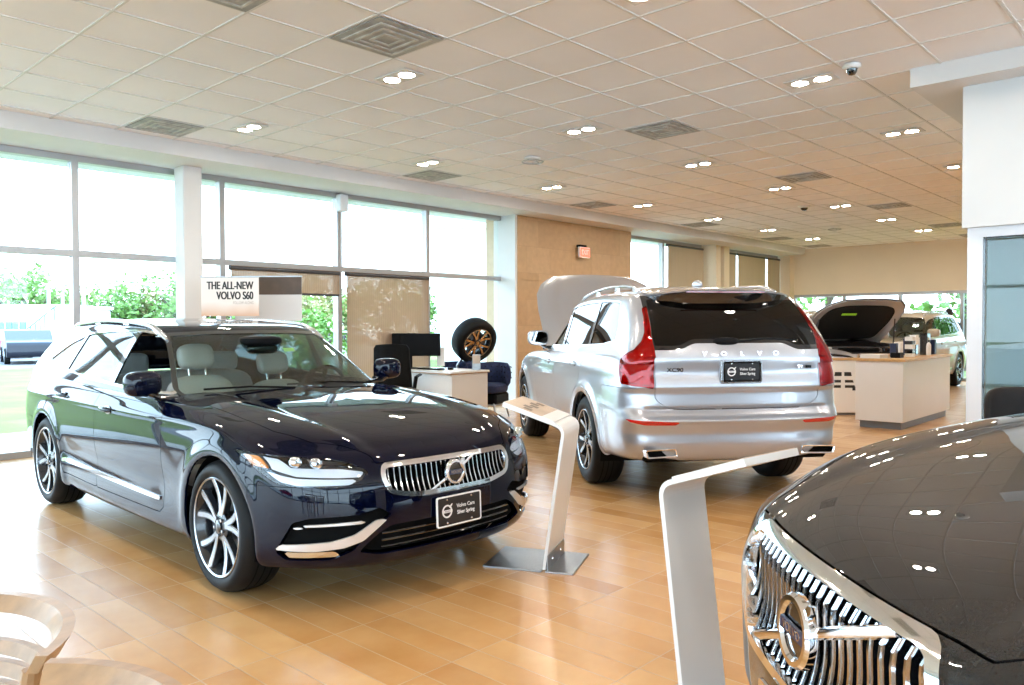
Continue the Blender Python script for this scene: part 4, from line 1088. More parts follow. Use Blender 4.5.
def floor_material():
    m = mat('floor_tiles', (.6,.4,.2), .2); N, L, b = nodes(m)
    geo = N.new('ShaderNodeNewGeometry'); sep = N.new('ShaderNodeSeparateXYZ'); L.new(geo.outputs['Position'], sep.inputs[0])
    def math_(op, a, b_=None, clamp=False):
        n = N.new('ShaderNodeMath'); n.operation = op; n.use_clamp = clamp
        for i, v in enumerate((a, b_)):
            if v is None: continue
            if isinstance(v, (int, float)): n.inputs[i].default_value = v
            else: L.new(v, n.inputs[i])
        return n.outputs[0]
    TX, TY, ox, oy = .1563, .6035, .004, .561
    u = math_('DIVIDE', math_('SUBTRACT', sep.outputs[0], ox), TX); v = math_('DIVIDE', math_('SUBTRACT', sep.outputs[1], oy), TY)
    iu = math_('FLOOR', u); iv = math_('FLOOR', v); fu = math_('SUBTRACT', u, iu); fv = math_('SUBTRACT', v, iv)
    du = math_('MULTIPLY', math_('MINIMUM', fu, math_('SUBTRACT', 1., fu)), TX); dv = math_('MULTIPLY', math_('MINIMUM', fv, math_('SUBTRACT', 1., fv)), TY)
    d = math_('MINIMUM', du, dv); g = N.new('ShaderNodeMapRange'); g.inputs['From Min'].default_value = .0016; g.inputs['From Max'].default_value = .0032; L.new(d, g.inputs[0])
    cmb = N.new('ShaderNodeCombineXYZ'); L.new(iu, cmb.inputs[0]); L.new(iv, cmb.inputs[1])
    wn = N.new('ShaderNodeTexWhiteNoise'); wn.noise_dimensions = '2D'; L.new(cmb.outputs[0], wn.inputs['Vector'])
    nz = N.new('ShaderNodeTexNoise'); nz.inputs['Scale'].default_value = 2.2; nz.inputs['Detail'].default_value = 5; nz.inputs['Roughness'].default_value = .6
    off = N.new('ShaderNodeVectorMath'); off.operation = 'ADD'; sc = N.new('ShaderNodeVectorMath'); sc.operation = 'SCALE'; sc.inputs['Scale'].default_value = 7.3
    L.new(wn.outputs['Color'], sc.inputs[0]); L.new(geo.outputs['Position'], off.inputs[0]); L.new(sc.outputs[0], off.inputs[1]); L.new(off.outputs[0], nz.inputs['Vector'])
    f = math_('ADD', math_('MULTIPLY', nz.outputs['Fac'], .75), math_('MULTIPLY', wn.outputs['Value'], .30))
    cr = N.new('ShaderNodeValToRGB'); e = cr.color_ramp.elements
    e[0].position = .30; e[0].color = (.50,.24,.07,1); e[1].position = .78; e[1].color = (.72,.44,.20,1)
    L.new(f, cr.inputs[0])
    mx = N.new('ShaderNodeMix'); mx.data_type = 'RGBA'; mx.inputs[6].default_value = (.45,.30,.17,1); L.new(g.outputs[0], mx.inputs[0]); L.new(cr.outputs[0], mx.inputs[7]); L.new(mx.outputs[2], b.inputs['Base Color'])
    rr = N.new('ShaderNodeMapRange'); rr.inputs['To Min'].default_value = .55; rr.inputs['To Max'].default_value = .24; L.new(g.outputs[0], rr.inputs[0]); L.new(rr.outputs[0], b.inputs['Roughness'])
    bp = N.new('ShaderNodeBump'); bp.inputs['Distance'].default_value = .0008; bp.inputs['Strength'].default_value = .6; L.new(g.outputs[0], bp.inputs['Height']); L.new(bp.outputs[0], b.inputs['Normal'])
    b.inputs['Specular IOR Level'].default_value = .6; b.inputs['Coat Weight'].default_value = .35; b.inputs['Coat Roughness'].default_value = .32
    return m
def stone_material():
    m = mat('travertine', (.5,.36,.2), .45); N, L, b = nodes(m)
    tc = N.new('ShaderNodeNewGeometry'); mp = N.new('ShaderNodeMapping'); mp.inputs['Rotation'].default_value = (PI/2, 0, 0); L.new(tc.outputs['Position'], mp.inputs[0])
    br = N.new('ShaderNodeTexBrick'); br.offset = .5; br.inputs['Scale'].default_value = 1.; br.inputs['Mortar Size'].default_value = .002; br.inputs['Brick Width'].default_value = .62; br.inputs['Row Height'].default_value = .46
    br.inputs['Color1'].default_value = (.50,.335,.185,1); br.inputs['Color2'].default_value = (.58,.40,.235,1); br.inputs['Mortar'].default_value = (.42,.29,.17,1); br.inputs['Bias'].default_value = 0
    L.new(mp.outputs[0], br.inputs['Vector'])
    nz = N.new('ShaderNodeTexNoise'); nz.inputs['Scale'].default_value = 9; nz.inputs['Detail'].default_value = 6; L.new(tc.outputs['Position'], nz.inputs['Vector'])
    mx = N.new('ShaderNodeMix'); mx.data_type = 'RGBA'; mx.blend_type = 'MULTIPLY'; mx.inputs[0].default_value = .5
    cr = N.new('ShaderNodeValToRGB'); cr.color_ramp.elements[0].color = (.6,.6,.6,1); cr.color_ramp.elements[1].color = (1.25,1.2,1.15,1); L.new(nz.outputs['Fac'], cr.inputs[0])
    L.new(br.outputs['Color'], mx.inputs[6]); L.new(cr.outputs[0], mx.inputs[7]); L.new(mx.outputs[2], b.inputs['Base Color'])
    return m
MAT['floor'] = floor_material(); MAT['stone'] = stone_material()
MAT['ceil_tile'] = vary(mat('ceiling_tile', (.88,.86,.87), .85), 1.1, .03, .5, 220); MAT['ceil_bar'] = mat('ceiling_bar', (.70,.69,.68), .6)
MAT['vent'] = vary(mat('vent_grey', (.36,.35,.33), .6), 5, .3); MAT['vent_louvre'] = vary(mat('vent_louvre', (.50,.48,.45), .6), 9, .25); MAT['lamp_on'] = mat('downlight_glow', (1,1,1), .5, emis=(1,.90,.78), estr=150.)

def box_obj(name, x0, x1, y0, y1, z0, z1, m, parent=None, bev=0.):
    return MB().box(((x0+x1)/2,(y0+y1)/2,(z0+z1)/2), (x1-x0,y1-y0,z1-z0), None, bev).build(name, m, parent)
struct(box_obj('floor', XL-.3, XR+.3, YB-.3, YW+.16, -.12, 0, MAT['floor']))
struct(box_obj('ceiling', XL-.3, XR+.3, YB-.3, YW+.3, ZC, ZC+.2, MAT['ceil_tile']))
T_ = .6096; GX, GY = 4.4739, 2.9764
g = MB()
for i in range(-17, 30):
    x = GX+i*T_
    if XL < x < XR: g.box((x, (YB+8.65)/2, ZC-.002), (.019, 8.65-YB, .010))
for j in range(-18, 11):
    y = GY+j*T_
    if YB < y < 8.65: g.box(((XL+XR)/2, y, ZC-.0025), (XR-XL, .019, .009))
struct(g.build('ceiling_grid', MAT['ceil_bar']))
# bulkhead over the windows
struct(box_obj('trim_bulkhead', XL, XR-.35, 8.65, YW+.3, 3.28, ZC, MAT['wall']))
# glazing bays on the window wall
def bay(n, x0, x1, y, z0, z1, trans, axis='x', glass='window_glass', fw=.07, fd=.12):
    """one bay: frame with two panes; runs along X at y, or along Y at x=y when axis='y'"""
    def B(mb, a0, a1, b0, b1, d0, d1):
        if axis == 'x': mb.box(((a0+a1)/2, y+(d0+d1)/2, (b0+b1)/2), (a1-a0, d1-d0, b1-b0))
        else: mb.box((y+(d0+d1)/2, (a0+a1)/2, (b0+b1)/2), (d1-d0, a1-a0, b1-b0))
    f = MB(); h = fw/2
    B(f, x0, x0+h, z0, z1, 0, fd); B(f, x1-h, x1, z0, z1, 0, fd); B(f, x0+h, x1-h, z1-fw, z1, 0, fd); B(f, x0+h, x1-h, z0, z0+fw, 0, fd)
    zs = [z0+fw]
    for t in trans: B(f, x0+h, x1-h, t-h, t+h, 0, fd); zs += [t-h, t+h]
    zs += [z1-fw]
    o = struct(f.build('window_%d' % n, MAT['frame']))
    for k in range(0, len(zs), 2):
        p = MB(); B(p, x0+h, x1-h, zs[k], zs[k+1], fd*.45, fd*.45+.012); p.build('glass_pane', MAT[glass], o)
    return o
n = 0; MX = [-5.2, -3.46, -1.72, .02, 1.42, 3.13, 4.84, 6.60, 8.27, 10.0]
for a, b in zip(MX, MX[1:]):
    n += 1; bay(n, a, b, YW, .0, 3.28, [2.20])
MX2 = [13.55, 15.2, 16.9]; MX3 = [17.85, 18.55, 20.25, 21.35]
for L_ in (MX2, MX3):
    for a, b in zip(L_, L_[1:]): n += 1; bay(n, a, b, YW, .0, 3.28, [1.20])
# stone clad wall between the glazing
sw = MB(); sw.box((11.70,9.60-.12,1.08), (3.42,1.0-.24,2.16)); sw.box((11.70,9.48,2.17+.555), (3.42,.76,1.10)); sw.box((11.70,9.49,2.165), (3.40,.76,.03))
struct(sw.build('wall_stone', MAT['stone']))
struct(box_obj('wall_stone_return', 9.94, 9.99, 9.11, 9.62, 0, 3.28, MAT['wall']))
for x, w in ((17.05,.22),(17.45,.26)): struct(box_obj('trim_pilaster', x, x+w, 9.15, 9.6, 0, 3.28, MAT['wall_warm']))
struct(box_obj('wall_front', 16.9, 17.85, 9.50, 9.62, 0, 3.28, MAT['wall_warm']))
struct(box_obj('trim_column', 4.19, 4.42, 9.12, 9.36, 0, 3.28, MAT['wall'], bev=.01))
# far wall: solid above, strip of windows below
struct(box_obj('wall_right', XR, XR+.15, YB, YW+.2, 2.20, ZC, MAT['wall_warm'])); struct(box_obj('trim_corner', XR-.30, XR, 9.10, YW, 0, 3.28, MAT['wall_warm']))
for a, b in zip([9.1,7.75,6.35,4.95,3.55,2.1,.6], [7.75,6.35,4.95,3.55,2.1,.6,-.9]): n += 1; bay(n, b, a, XR, .0, 2.20, [.95], axis='y')
struct(box_obj('wall_right_lower', XR, XR+.15, YB, -.9, 0, 2.20, MAT['wall_warm']))
# left end wall: glazed to the floor, behind the camera too
for a, b in zip(np.arange(YB, 9.3, 2.08), np.arange(YB+2.08, 9.5, 2.08)): n += 1; bay(n, float(a), float(b), XL-.12, .0, 3.28, [2.20], axis='y')
struct(box_obj('wall_left_head', XL-.12, XL+.03, YB, YW+.1, 3.28, ZC, MAT['wall']))
struct(box_obj('wall_back_head', XL-.1, XR+.1, YB-.15, YB, 3.28, ZC, MAT['wall_cool'])); struct(box_obj('wall_back', 7.4, XR+.1, YB-.15, YB, 0, 3.28, MAT['wall_cool']))
for a, b in zip(np.arange(XL, 7.3, 2.1), np.arange(XL+2.1, 7.5, 2.1)): n += 1; bay(n, float(a), float(b), YB-.12, .0, 3.28, [2.20])
# office corner on the right
struct(box_obj('trim_beam', 6.89, 12., -6.0, 1.98, 3.297, ZC, MAT['wall'])); struct(box_obj('wall_office', 7.16, 7.34, -6.0, 1.66, 2.165, 3.297, MAT['wall_cool']))
MAT['office_wall'] = wallmat('office_wall', (.42,.49,.48)); struct(box_obj('wall_office_side', 7.34, 11.0, 1.54, 1.66, 0, 3.297, MAT['office_wall']))
struct(box_obj('wall_office_back', 11.0, 11.12, -6.0, 1.66, 0, 3.297, MAT['wall']))
dr = MB(); dr.box((7.27,1.575,1.08), (.12,.11,2.17)); dr.box((7.27,-2.2,2.125), (.12,7.44,.08)); dr.box((7.27,-2.2,.04), (.12,7.44,.08))
for y in (.2,-1.1,-2.4,-3.7): dr.box((7.27,y,1.08), (.08,.05,2.17))
do = struct(dr.build('window_60', MAT['frame_white']))
sl = MB(); sl.box((7.225,1.512,1.1), (.02,.014,1.98)); sl.box((7.225,-2.2,2.08), (.02,7.4,.014)); sl.build('window_gasket', MAT['black_gloss'], do)
for a, b in ((1.50,.22),(.18,-1.08),(-1.12,-2.38),(-2.42,-3.68)): box_obj('glass_pane', 7.25, 7.262, b, a, .08, 2.085, MAT['office_glass'], do)
struct(box_obj('baseboard_back', XL, XR, YB, YB+.02, 0, .10, MAT['kick']))

# ---------------------------------------------------------------- ceiling fittings
def downlight():
    t = empty('ceiling_light', (0,0,ZC-.012))
    p = MB(); p.prism([(-.105,-.20),(.105,-.20),(.105,.20),(-.105,.20)], -.004, .004); p.build('trim_plate', MAT['ceil_bar'], t)
    for s in (-1,1):
        r = MB(); r.lathe([(.062,-.006),(.075,-.010),(.082,-.004),(.082,.0),(.062,.0)], 20, tr(0,s*.095,0), closed=True); rr = r.build('lamp_ring', MAT['ceil_bar'], t)
        e = MB(); e.lathe([(0,-.0075),(.058,-.0075),(.062,-.005)], 20, tr(0,s*.095,0)); e.build('lamp_lens', MAT['lamp_on'], rr)
    return t
DL = downlight(); first = True; k = 0
names_far = {}
for j in (7.5, 3.5, -.5, -4.5, -8.5):
    for i in range(-8, 30):
        if (i+.0) % 4 != 3: continue
        x, y = GX+(i+.5)*T_, GY+(j)*T_
        if x < XL+.4 or x > XR-.3 or y < YB+.5: continue
        if x > 6.7 and y < 2.1: 
            if not (j == -.5 and x < 12): pass
            if x > 6.7 and y < 1.98 and x < 12: continue
        o = DL if first else copy_tree(DL); first = False
        o.location = (x, y, ZC-.012)
        tag(o, 'white twin recessed downlight glowing warm in the tiled ceiling', 'ceiling light', 'twin downlights set out across the ceiling')
def vent():
    t = empty('ceiling_vent', (0,0,ZC-.012)); p = MB(); w = .285
    p.prism([(-w,-w),(w,-w),(w,w),(-w,w)], -.003, .004); p.build('vent_plate', MAT['vent'], t)
    q = MB()
    for a in (.22,.15,.08):
        for s in (-1,1): q.box((0,s*a,-.007), (2*a+.02,.02,.008)); q.box((s*a,0,-.007), (.02,2*a-.02,.008))
    q.build('vent_louvre', MAT['vent_louvre'], t)
    return t
V0 = vent(); first = True
for j in (8.5, 2.5, -3.5):
    for i in (-7.5, -1.5, 4.5, 10.5, 16.5, 22.5, 26.5):
        x, y = GX+i*T_, GY+j*T_
        if x < XL+.3 or x > XR-.3 or (x > 6.7 and y < 2.3 and x < 12.2): continue
        o = V0 if first else copy_tree(V0); first = False; o.location = (x, y, ZC-.012)
        tag(o, 'square grey louvred air vent filling one ceiling tile', 'ceiling vent', 'air vents in the ceiling')
o = copy_tree(V0); o.location = (GX-3.5*T_, GY+2.5*T_, ZC-.012); tag(o, 'square grey louvred air vent filling one ceiling tile', 'ceiling vent', 'air vents in the ceiling')
def dome(name, x, y, label, cat, r=.07, dark=True):
    t = empty(name, (x,y,ZC-.008), 0, label, cat); b = MB(); b.lathe([(0,0),(r,0),(r,-.02),(r*.8,-.035),(0,-.035)], 24); b.build('housing', MAT['white_plastic'], t)
    c = MB(); c.lathe([(r*.62,-.033),(r*.58,-.055),(r*.35,-.078),(0,-.085)], 20); c.build('lens_cover', MAT['black_gloss' if dark else 'white_plastic'], t)
dome('security_camera', 6.44, 2.28, 'white dome security camera with a black lens near the ceiling beam', 'security camera')
dome('smoke_detector', 13.5, 5.57, 'small round smoke detector on the ceiling midway down the room', 'smoke detector', .10)
for x, y, lb in ((7.29,6.39,'round ceiling fixture with a thin ring, above the stone wall side'), (16.85,6.3,'small round ceiling fixture deep in the room before the warm wall')):
    t = empty('ceiling_fixture', (x,y,ZC-.01), 0, lb, 'ceiling fixture'); b = MB(); b.lathe([(0,0),(.10,0),(.10,-.02),(.06,-.03),(0,-.03)], 24); b.build('fixture_plate', MAT['white_plastic'], t)
    b = MB(); b.tube([(.13*math.cos(a), .13*math.sin(a), -.05) for a in [2*PI*q/20 for q in range(20)]], .008, 8, closed=True); b.tube([(.05,0,-.02),(.13,0,-.05)], .006, 6); b.tube([(-.05,0,-.02),(-.13,0,-.05)], .006, 6); b.build('fixture_ring', MAT['frame'], t)

# exit sign on the stone wall
t = empty('exit_sign', (11.73,9.10,2.76), 0, 'red lit EXIT sign on the stone wall above the raised hood', 'exit sign')
MAT['exit_red'] = mat('exit_red', (.8,.05,.03), .4, emis=(1,.10,.06), estr=1.6)
b = MB(); b.box((-.02,-.05,.10), (.20,.10,.05), None, .008); b.build('sign_bracket', MAT['black_soft'], t)
b = MB(); b.box((0,-.09,-.02), (.31,.05,.20), None, .006); b.build('sign_body', MAT['white_plastic'], t)
b = MB(); b.box((0,-.117,-.02), (.28,.006,.165), None, .002); b.build('sign_face', MAT['exit_red'], t)
text('EXIT', .12, MAT['white_plastic'], t, tr(0,-.121,-.02) @ rot('X', 90), .002, sx=.85, bold=.003)
# small box on the mullion beside the column
t = empty('wall_speaker', (6.60,9.38,3.13), 0, 'small white speaker box at the top of a window mullion', 'speaker'); b = MB(); b.box((0,0,0), (.14,.12,.24), None, .012); b.build('speaker_box', MAT['frame_white'], t); b = MB(); b.tube([(0,.02,-.12),(0,.02,-.9)], .012, 8); b.build('speaker_pipe', MAT['frame_white'], t)
# roller shades
def shademat():
    m = bpy.data.materials.new('shade_cloth'); m.use_nodes = True; N, L = m.node_tree.nodes, m.node_tree.links; N.clear()
    out = N.new('ShaderNodeOutputMaterial'); d = N.new('ShaderNodeBsdfDiffuse'); d.inputs[0].default_value = (.36,.25,.18,1); tl = N.new('ShaderNodeBsdfTranslucent'); tl.inputs[0].default_value = (.50,.32,.21,1)
    tp = N.new('ShaderNodeBsdfTransparent'); tp.inputs[0].default_value = (.9,.86,.8,1); a = N.new('ShaderNodeMixShader'); b_ = N.new('ShaderNodeMixShader'); a.inputs[0].default_value = .6; b_.inputs[0].default_value = .13
    L.new(d.outputs[0], a.inputs[1]); L.new(tl.outputs[0], a.inputs[2]); L.new(a.outputs[0], b_.inputs[1]); L.new(tp.outputs[0], b_.inputs[2])
    w = N.new('ShaderNodeTexWave'); w.inputs['Scale'].default_value = 9; w.inputs['Distortion'].default_value = 1.5; tc = N.new('ShaderNodeTexCoord'); L.new(tc.outputs['Object'], w.inputs[0])
    mr = N.new('ShaderNodeMapRange'); mr.inputs['To Min'].default_value = .16; mr.inputs['To Max'].default_value = .26; L.new(w.outputs['Fac'], mr.inputs[0]); L.new(mr.outputs[0], b_.inputs[0]); L.new(b_.outputs[0], out.inputs[0]); return m
MAT['shade'] = shademat(); MAT['shade_thick'] = vary(mat('shade_beige', (.50,.42,.30), .8), 3, .05, .3, 60, (14,14,.3))
def shade(x0, x1, ztop, zbot, label, m='shade', grp=None):
    t = empty('roller_shade', ((x0+x1)/2, YW-.05, ztop), 0, label, 'window shade', grp)
    w = (x1-x0)/2
    b = MB(); b.tube([(-w,0,-.03),(w,0,-.03)], .032, 12); b.build('roller', MAT['steel_dark'], t)
    b = MB(); b.box((0,-.02,-(ztop-zbot)/2), (2*w-.02,.002,ztop-zbot)); b.build('shade_cloth', MAT[m], t)
    b = MB(); b.box((0,-.02,-(ztop-zbot)), (2*w-.02,.014,.03), None, .004); b.build('hem_bar', MAT['steel_dark'], t)
shade(4.90, 6.55, 2.16, 1.82, 'brown roller shade partly lowered behind the banner, green garden below it')
shade(6.66, 8.22, 2.16, .35, 'tan see-through roller shade lowered behind the monitors')
for x0, x1, lb in ((15.26,16.85,'beige shade lowered just past the stone wall, widest one beside the pilasters'),(17.9,18.52,'narrow beige shade right after the pilasters'),(18.6,20.2,'beige shade in the middle of the far glazing group'),(20.3,21.1,'last beige shade next to the warm far wall')):
    shade(x0, x1, 3.20, .25, lb, 'shade_thick')
# exterior canopy
struct(box_obj('trim_canopy', XL, XR, 9.75, 11.0, 3.42, 3.62, MAT['wall_cool']))
# ---------------------------------------------------------------- furniture and displays
def spec_stand(x, y, ang, label, wu=.38, wp=.38, n_tip=-.24, zt=.94, zb=.82, lean=.11, flip=1):
    """bent white plate on two brushed plates; local x = width, local -y*flip = lean side"""
    t = empty('spec_stand', (x,y,0), ang, label, 'display stand')
    th = .009; f = flip
    def plate_path(pts, w, x0=0., th=.009):
        V = []; F = []; P = [Vector((0,a,b)) for a, b in pts]; k = len(P)
        for i, p in enumerate(P):
            d = ((P[min(i+1,k-1)]-p).normalized()+(p-P[max(i-1,0)]).normalized()).normalized(); nn = Vector((0,-d.z,d.y))
            for s in (-1,1):
                for q in (x0, x0+w): V.append((q, p.y+nn.y*s*th, p.z+nn.z*s*th))
        for i in range(k-1):
            a = i*4; b = a+4; F += [(a,a+1,b+1,b), (a+2,b+2,b+3,a+3), (a,b,b+2,a+2), (a+1,a+3,b+3,b+1)]
        F += [(0,2,3,1), ((k-1)*4,(k-1)*4+1,(k-1)*4+3,(k-1)*4+2)]
        return V, F
    up = [(0,.012)]+[(-lean*f*s_, .012+(zb-.05-.012)*s_) for s_ in (.25,.5,.75,1)]
    bend = []
    p0 = Vector((-lean*f, zb-.05)); p1 = Vector((-lean*f*1.04, zb)); p2 = Vector((-lean*f+.05*f, zb+.015))
    for s_ in np.linspace(.15, 1, 6): q = p0*(1-s_)**2+p1*2*s_*(1-s_)+p2*s_*s_; bend.append((q.x, q.y))
    V, F = plate_path(up+bend, wu); m = MB(); m.add(V, F, False); m.build('stand_upright', MAT['white_lam'], t)
    tip = (-n_tip*f, zt)
    V, F = plate_path([(p2.x, p2.y+.004), (tip[0]*.5+p2.x*.5, tip[1]*.5+p2.y*.5+.002), tip], wp, 0., .013); m = MB(); m.add(V, F, False); to = m.build('stand_top', MAT['white_lam'], t)
    # printed sheet lying on the top
    a = math.atan2(tip[1]-p2.y, abs(tip[0]-p2.x)); L_ = math.hypot(tip[0]-p2.x, tip[1]-p2.y)
    M = Matrix(((1,0,0,wp/2),(0,math.cos(a)*f,-math.sin(a)*f,(p2.x+tip[0])/2),(0,math.sin(a),math.cos(a),(p2.y+tip[1])/2+.0125),(0,0,0,1)))
    s = MB(); s.box((0,0,.002), (wp*.96,L_*.94,.004), M); so = s.build('spec_sheet', MAT['sheet'], to)
    s = MB()
    for k in range(5): s.box((-.13+k*.065,.02+.02*(k%2),.0052), (.045,.05,.0008), M)
    s.build('sheet_print', MAT['sheet_print'], so)
    for y0, y1, nm in ((.012,.36*1,'a'),(-.175,-.012,'b')):
        b = MB(); b.box((wu/2, (y0+y1)/2*f, .005), (wu+.03, abs(y1-y0), .010), None, .002); b.build('base_plate', MAT['steel'], t)
    b = MB(); b.box((wu/2,-.022*f,.05), (wu,.008,.09), None, .002); bo = b.build('stand_bracket', MAT['steel'], t)
    for q in (.25,.75):
        c = MB(); c.lathe([(.010,0),(.009,.004),(0,.005)], 12, tr(wu*q,-.026*f,.055) @ rot('X', 90*f)); c.build('bracket_bolt', MAT['chrome'], bo)
    return t
MAT['sheet'] = vary(mat('sheet_beige', (.52,.40,.30), .45), 5, .12); MAT['sheet_print'] = mat('sheet_print', (.20,.15,.12), .5)
spec_stand(3.35, 2.86, math.radians(25), 'white bent spec stand with steel foot plates beside the dark wagon nose')
spec_stand(2.415, 1.417, math.radians(-6), 'white bent spec stand close to the grey car grille, foot out of view', wu=.25, wp=.34, flip=-1, zb=.82, lean=.10, n_tip=-.24, zt=.94)

# reception desk with its things
t = empty('desk', (7.35,7.95,0), 0, 'white panel desk with pale wood top in front of the tan shade', 'desk')
b = MB(); b.box((.36,.68,.735), (.76,1.42,.028), None, .004); b.build('desktop', MAT['white_lam'], t)
b = MB(); b.box((.36,.68,.7185), (.765,1.425,.012), None, .002); b.build('desk_edge', MAT['wood_light'], t)
b = MB(); b.box((.36,.0,.355), (.70,.03,.71)); b.build('desk_side_panel', MAT['white_lam'], t)
b = MB(); b.box((.02,.68,.355), (.03,1.33,.71)); b.build('desk_front_panel', MAT['white_lam'], t)
b = MB(); b.box((.36,1.36,.355), (.70,.03,.71)); b.build('desk_side_panel', MAT['white_lam'], t)
t = empty('monitor', (7.55,9.02,.749), 0, 'pair of black monitors on one post seen from the back, on the white desk', 'monitor')
for x, r, w in ((-.32,14,.58),(.24,-10,.58)):
    b = MB(); b.box((x*.68,-x*.75,.36), (w,.035,.33), rot('Z', -45+r*.3), .008); b.build('screen', MAT['black_soft'], t)
b = MB(); b.tube([(0,0,0),(0,0,.52)], .018, 10); b.box((0,0,.008), (.24,.2,.016), None, .004); b.build('monitor_post', MAT['black_soft'], t)
# office chair seen from behind
def office_chair(x, y, rz, label):
    t = empty('office_chair', (x,y,0), rz, label, 'office chair')
    b = MB(); n = 10; V = []; F = []
    for i in range(n+1):
        s = i/n; z = .52+.62*s; hw = .27*(1-.10*s)-.03*(s > .97)
        for q in np.linspace(-1,1,9):
            V.append((-.20-.06*s+.05*q*q*.9, hw*q, z-.015*q*q*(s > .9)))
    for i in range(n):
        for j in range(8): F.append((i*9+j, i*9+j+1, (i+1)*9+j+1, (i+1)*9+j))
    V2 = [(p[0]-.05,p[1],p[2]) for p in V]; m = len(V)
    F2 = [tuple(m+q for q in f[::-1]) for f in F]; E = [i*9 for i in range(n+1)]+[n*9+j for j in range(1,9)]+[i*9+8 for i in range(n-1,-1,-1)]+[j for j in range(7,0,-1)]
    F3 = [(E[k], E[(k+1)%len(E)], m+E[(k+1)%len(E)], m+E[k]) for k in range(len(E))]
    b.add(V+V2, F+F2+F3, True); b.build('backrest', MAT['mesh_black'], t)
    b = MB(); superell((.03,0,.48), (.50,.50,.10), .5, 22, 10, None, b); b.build('seat', MAT['mesh_black'], t)
    b = MB(); b.tube([(0,0,.10),(0,0,.44)], .03, 12); b.build('column', MAT['steel_dark'], t)
    for k in range(5):
        a = 2*PI*k/5; b = MB(); b.tube([(0,0,.11),(.30*math.cos(a),.30*math.sin(a),.07)], [.028,.018], 8); l = b.build('base_arm', MAT['black_soft'], t)
        c = MB(); c.lathe([(0,-.02),(.028,-.02),(.028,.02),(0,.02)], 14, tr(.30*math.cos(a),.30*math.sin(a),.029) @ rot('X', 90)); c.build('caster', MAT['black_soft'], l)
    for s in (-1,1):
        b = MB(); b.tube([(-.08,s*.27,.50),(-.08,s*.30,.68),(.16,s*.30,.70)], .02, 8, flat=(1.4,.7)); b.build('armrest', MAT['black_soft'], t)
    return t
office_chair(6.95, 8.62, math.radians(35), 'high-backed black office chair behind the dark wagon, in front of the monitors')
t = empty('computer_mouse', (7.72,8.35,.749), 0, 'black mouse lying on the white desk', 'mouse'); b = MB(); superell((0,0,.015), (.06,.11,.036), .7, 16, 8, None, b); b.build('mouse_shell', MAT['black_soft'], t)
b = MB(); b.box((7.62,8.05,.754), (.30,.21,.010), None, .002, rz=.4); tag(b.build('paper_stack', MAT['paper']), 'thin stack of white papers on the desk corner', 'papers')
t = empty('keyboard', (7.58,8.62,.749), .1, 'black keyboard on the desk before the monitors', 'keyboard'); b = MB(); b.box((0,0,.012), (.15,.42,.020), None, .005); b.build('keyboard_case', MAT['black_soft'], t)
for i in range(4): 
    b = MB(); b.box((-.05+.033*i,0,.024), (.026,.38,.006), None, .002); b.build('key_row', MAT['black_gloss'], t)
t = empty('leaflet_holder', (7.92,8.02,.749), math.radians(-45), 'upright silver leaflet holder at the corner of the white desk', 'leaflet holder')
b = MB(); b.box((0,0,.003), (.12,.09,.006), None, .002); b.box((0,.02,.115), (.115,.006,.225), rot('X', -8), .002); b.box((0,-.03,.05), (.115,.004,.09), None); b.build('holder', MAT['steel'], t)
b = MB(); b.box((0,.012,.11), (.105,.008,.20), rot('X', -8)); b.build('leaflet', MAT['sheet'], t)
t = empty('acrylic_stand', (7.78,8.62,.749), math.radians(-45), 'tall clear acrylic sign stand on the desk beside the screens', 'sign stand'); b = MB(); b.box((0,0,.004), (.13,.10,.008), None, .002); b.box((0,0,.17), (.13,.008,.33), None, .002); b.build('acrylic_sheet', MAT['window_glass'], t); b = MB(); b.box((0,-.006,.18), (.11,.003,.27)); b.build('printed_card', MAT['paper'], t)

def tub_chair(x, y, rz, label):
    t = empty('lounge_chair', (x,y,0), rz, label, 'chair')
    b = MB(); n = 16; k = 8; V = []; F = []
    for i in range(n+1):
        a = math.radians(100+160*i/n); 
        for j in range(k):
            w = 2*PI*j/k; r = .32+.045*math.cos(w); z = .66+.13*math.sin(w)*1.3-.04*abs(i-n/2)/n
            V.append((r*math.cos(a), r*math.sin(a), z))
    for i in range(n):
        for j in range(k): F.append((i*k+j, i*k+(j+1)%k, (i+1)*k+(j+1)%k, (i+1)*k+j))
    F += [tuple(range(k)), tuple(n*k+j for j in range(k))[::-1]]
    b.add(V, F, True); bo = b.build('backrest', MAT['fabric_navy'], t)
    q = MB()
    for i in range(1, n, 2):
        a = math.radians(100+160*i/n)
        for z in (.60,.68,.76): superell((.365*math.cos(a), .365*math.sin(a), z), (.02,.02,.02), 1, 6, 4, None, q); superell((.275*math.cos(a), .275*math.sin(a), z), (.02,.02,.02), 1, 6, 4, None, q)
    q.build('tufting_button', MAT['black_soft'], bo)
    b = MB(); superell((.03,0,.45), (.58,.58,.16), .5, 22, 10, None, b); b.build('seat', MAT['fabric_navy'], t)
    b = MB(); b.box((-.02,0,.30), (.50,.50,.16), None, .03); b.build('seat_base', MAT['black_soft'], t)
    for sx in (-1,1):
        for sy in (-1,1): b = MB(); b.tube([(sx*.20,sy*.20,.26),(sx*.25,sy*.25,0)], [.018,.012], 8); b.build('leg', MAT['steel'], t)
    return t
tub_chair(8.36, 9.02, math.radians(170), 'navy tufted lounge chair behind the white desk, under the upper part of the display wheel')
tub_chair(8.42, 8.30, math.radians(200), 'navy tufted lounge chair at the outer side of the white desk, steel legs')
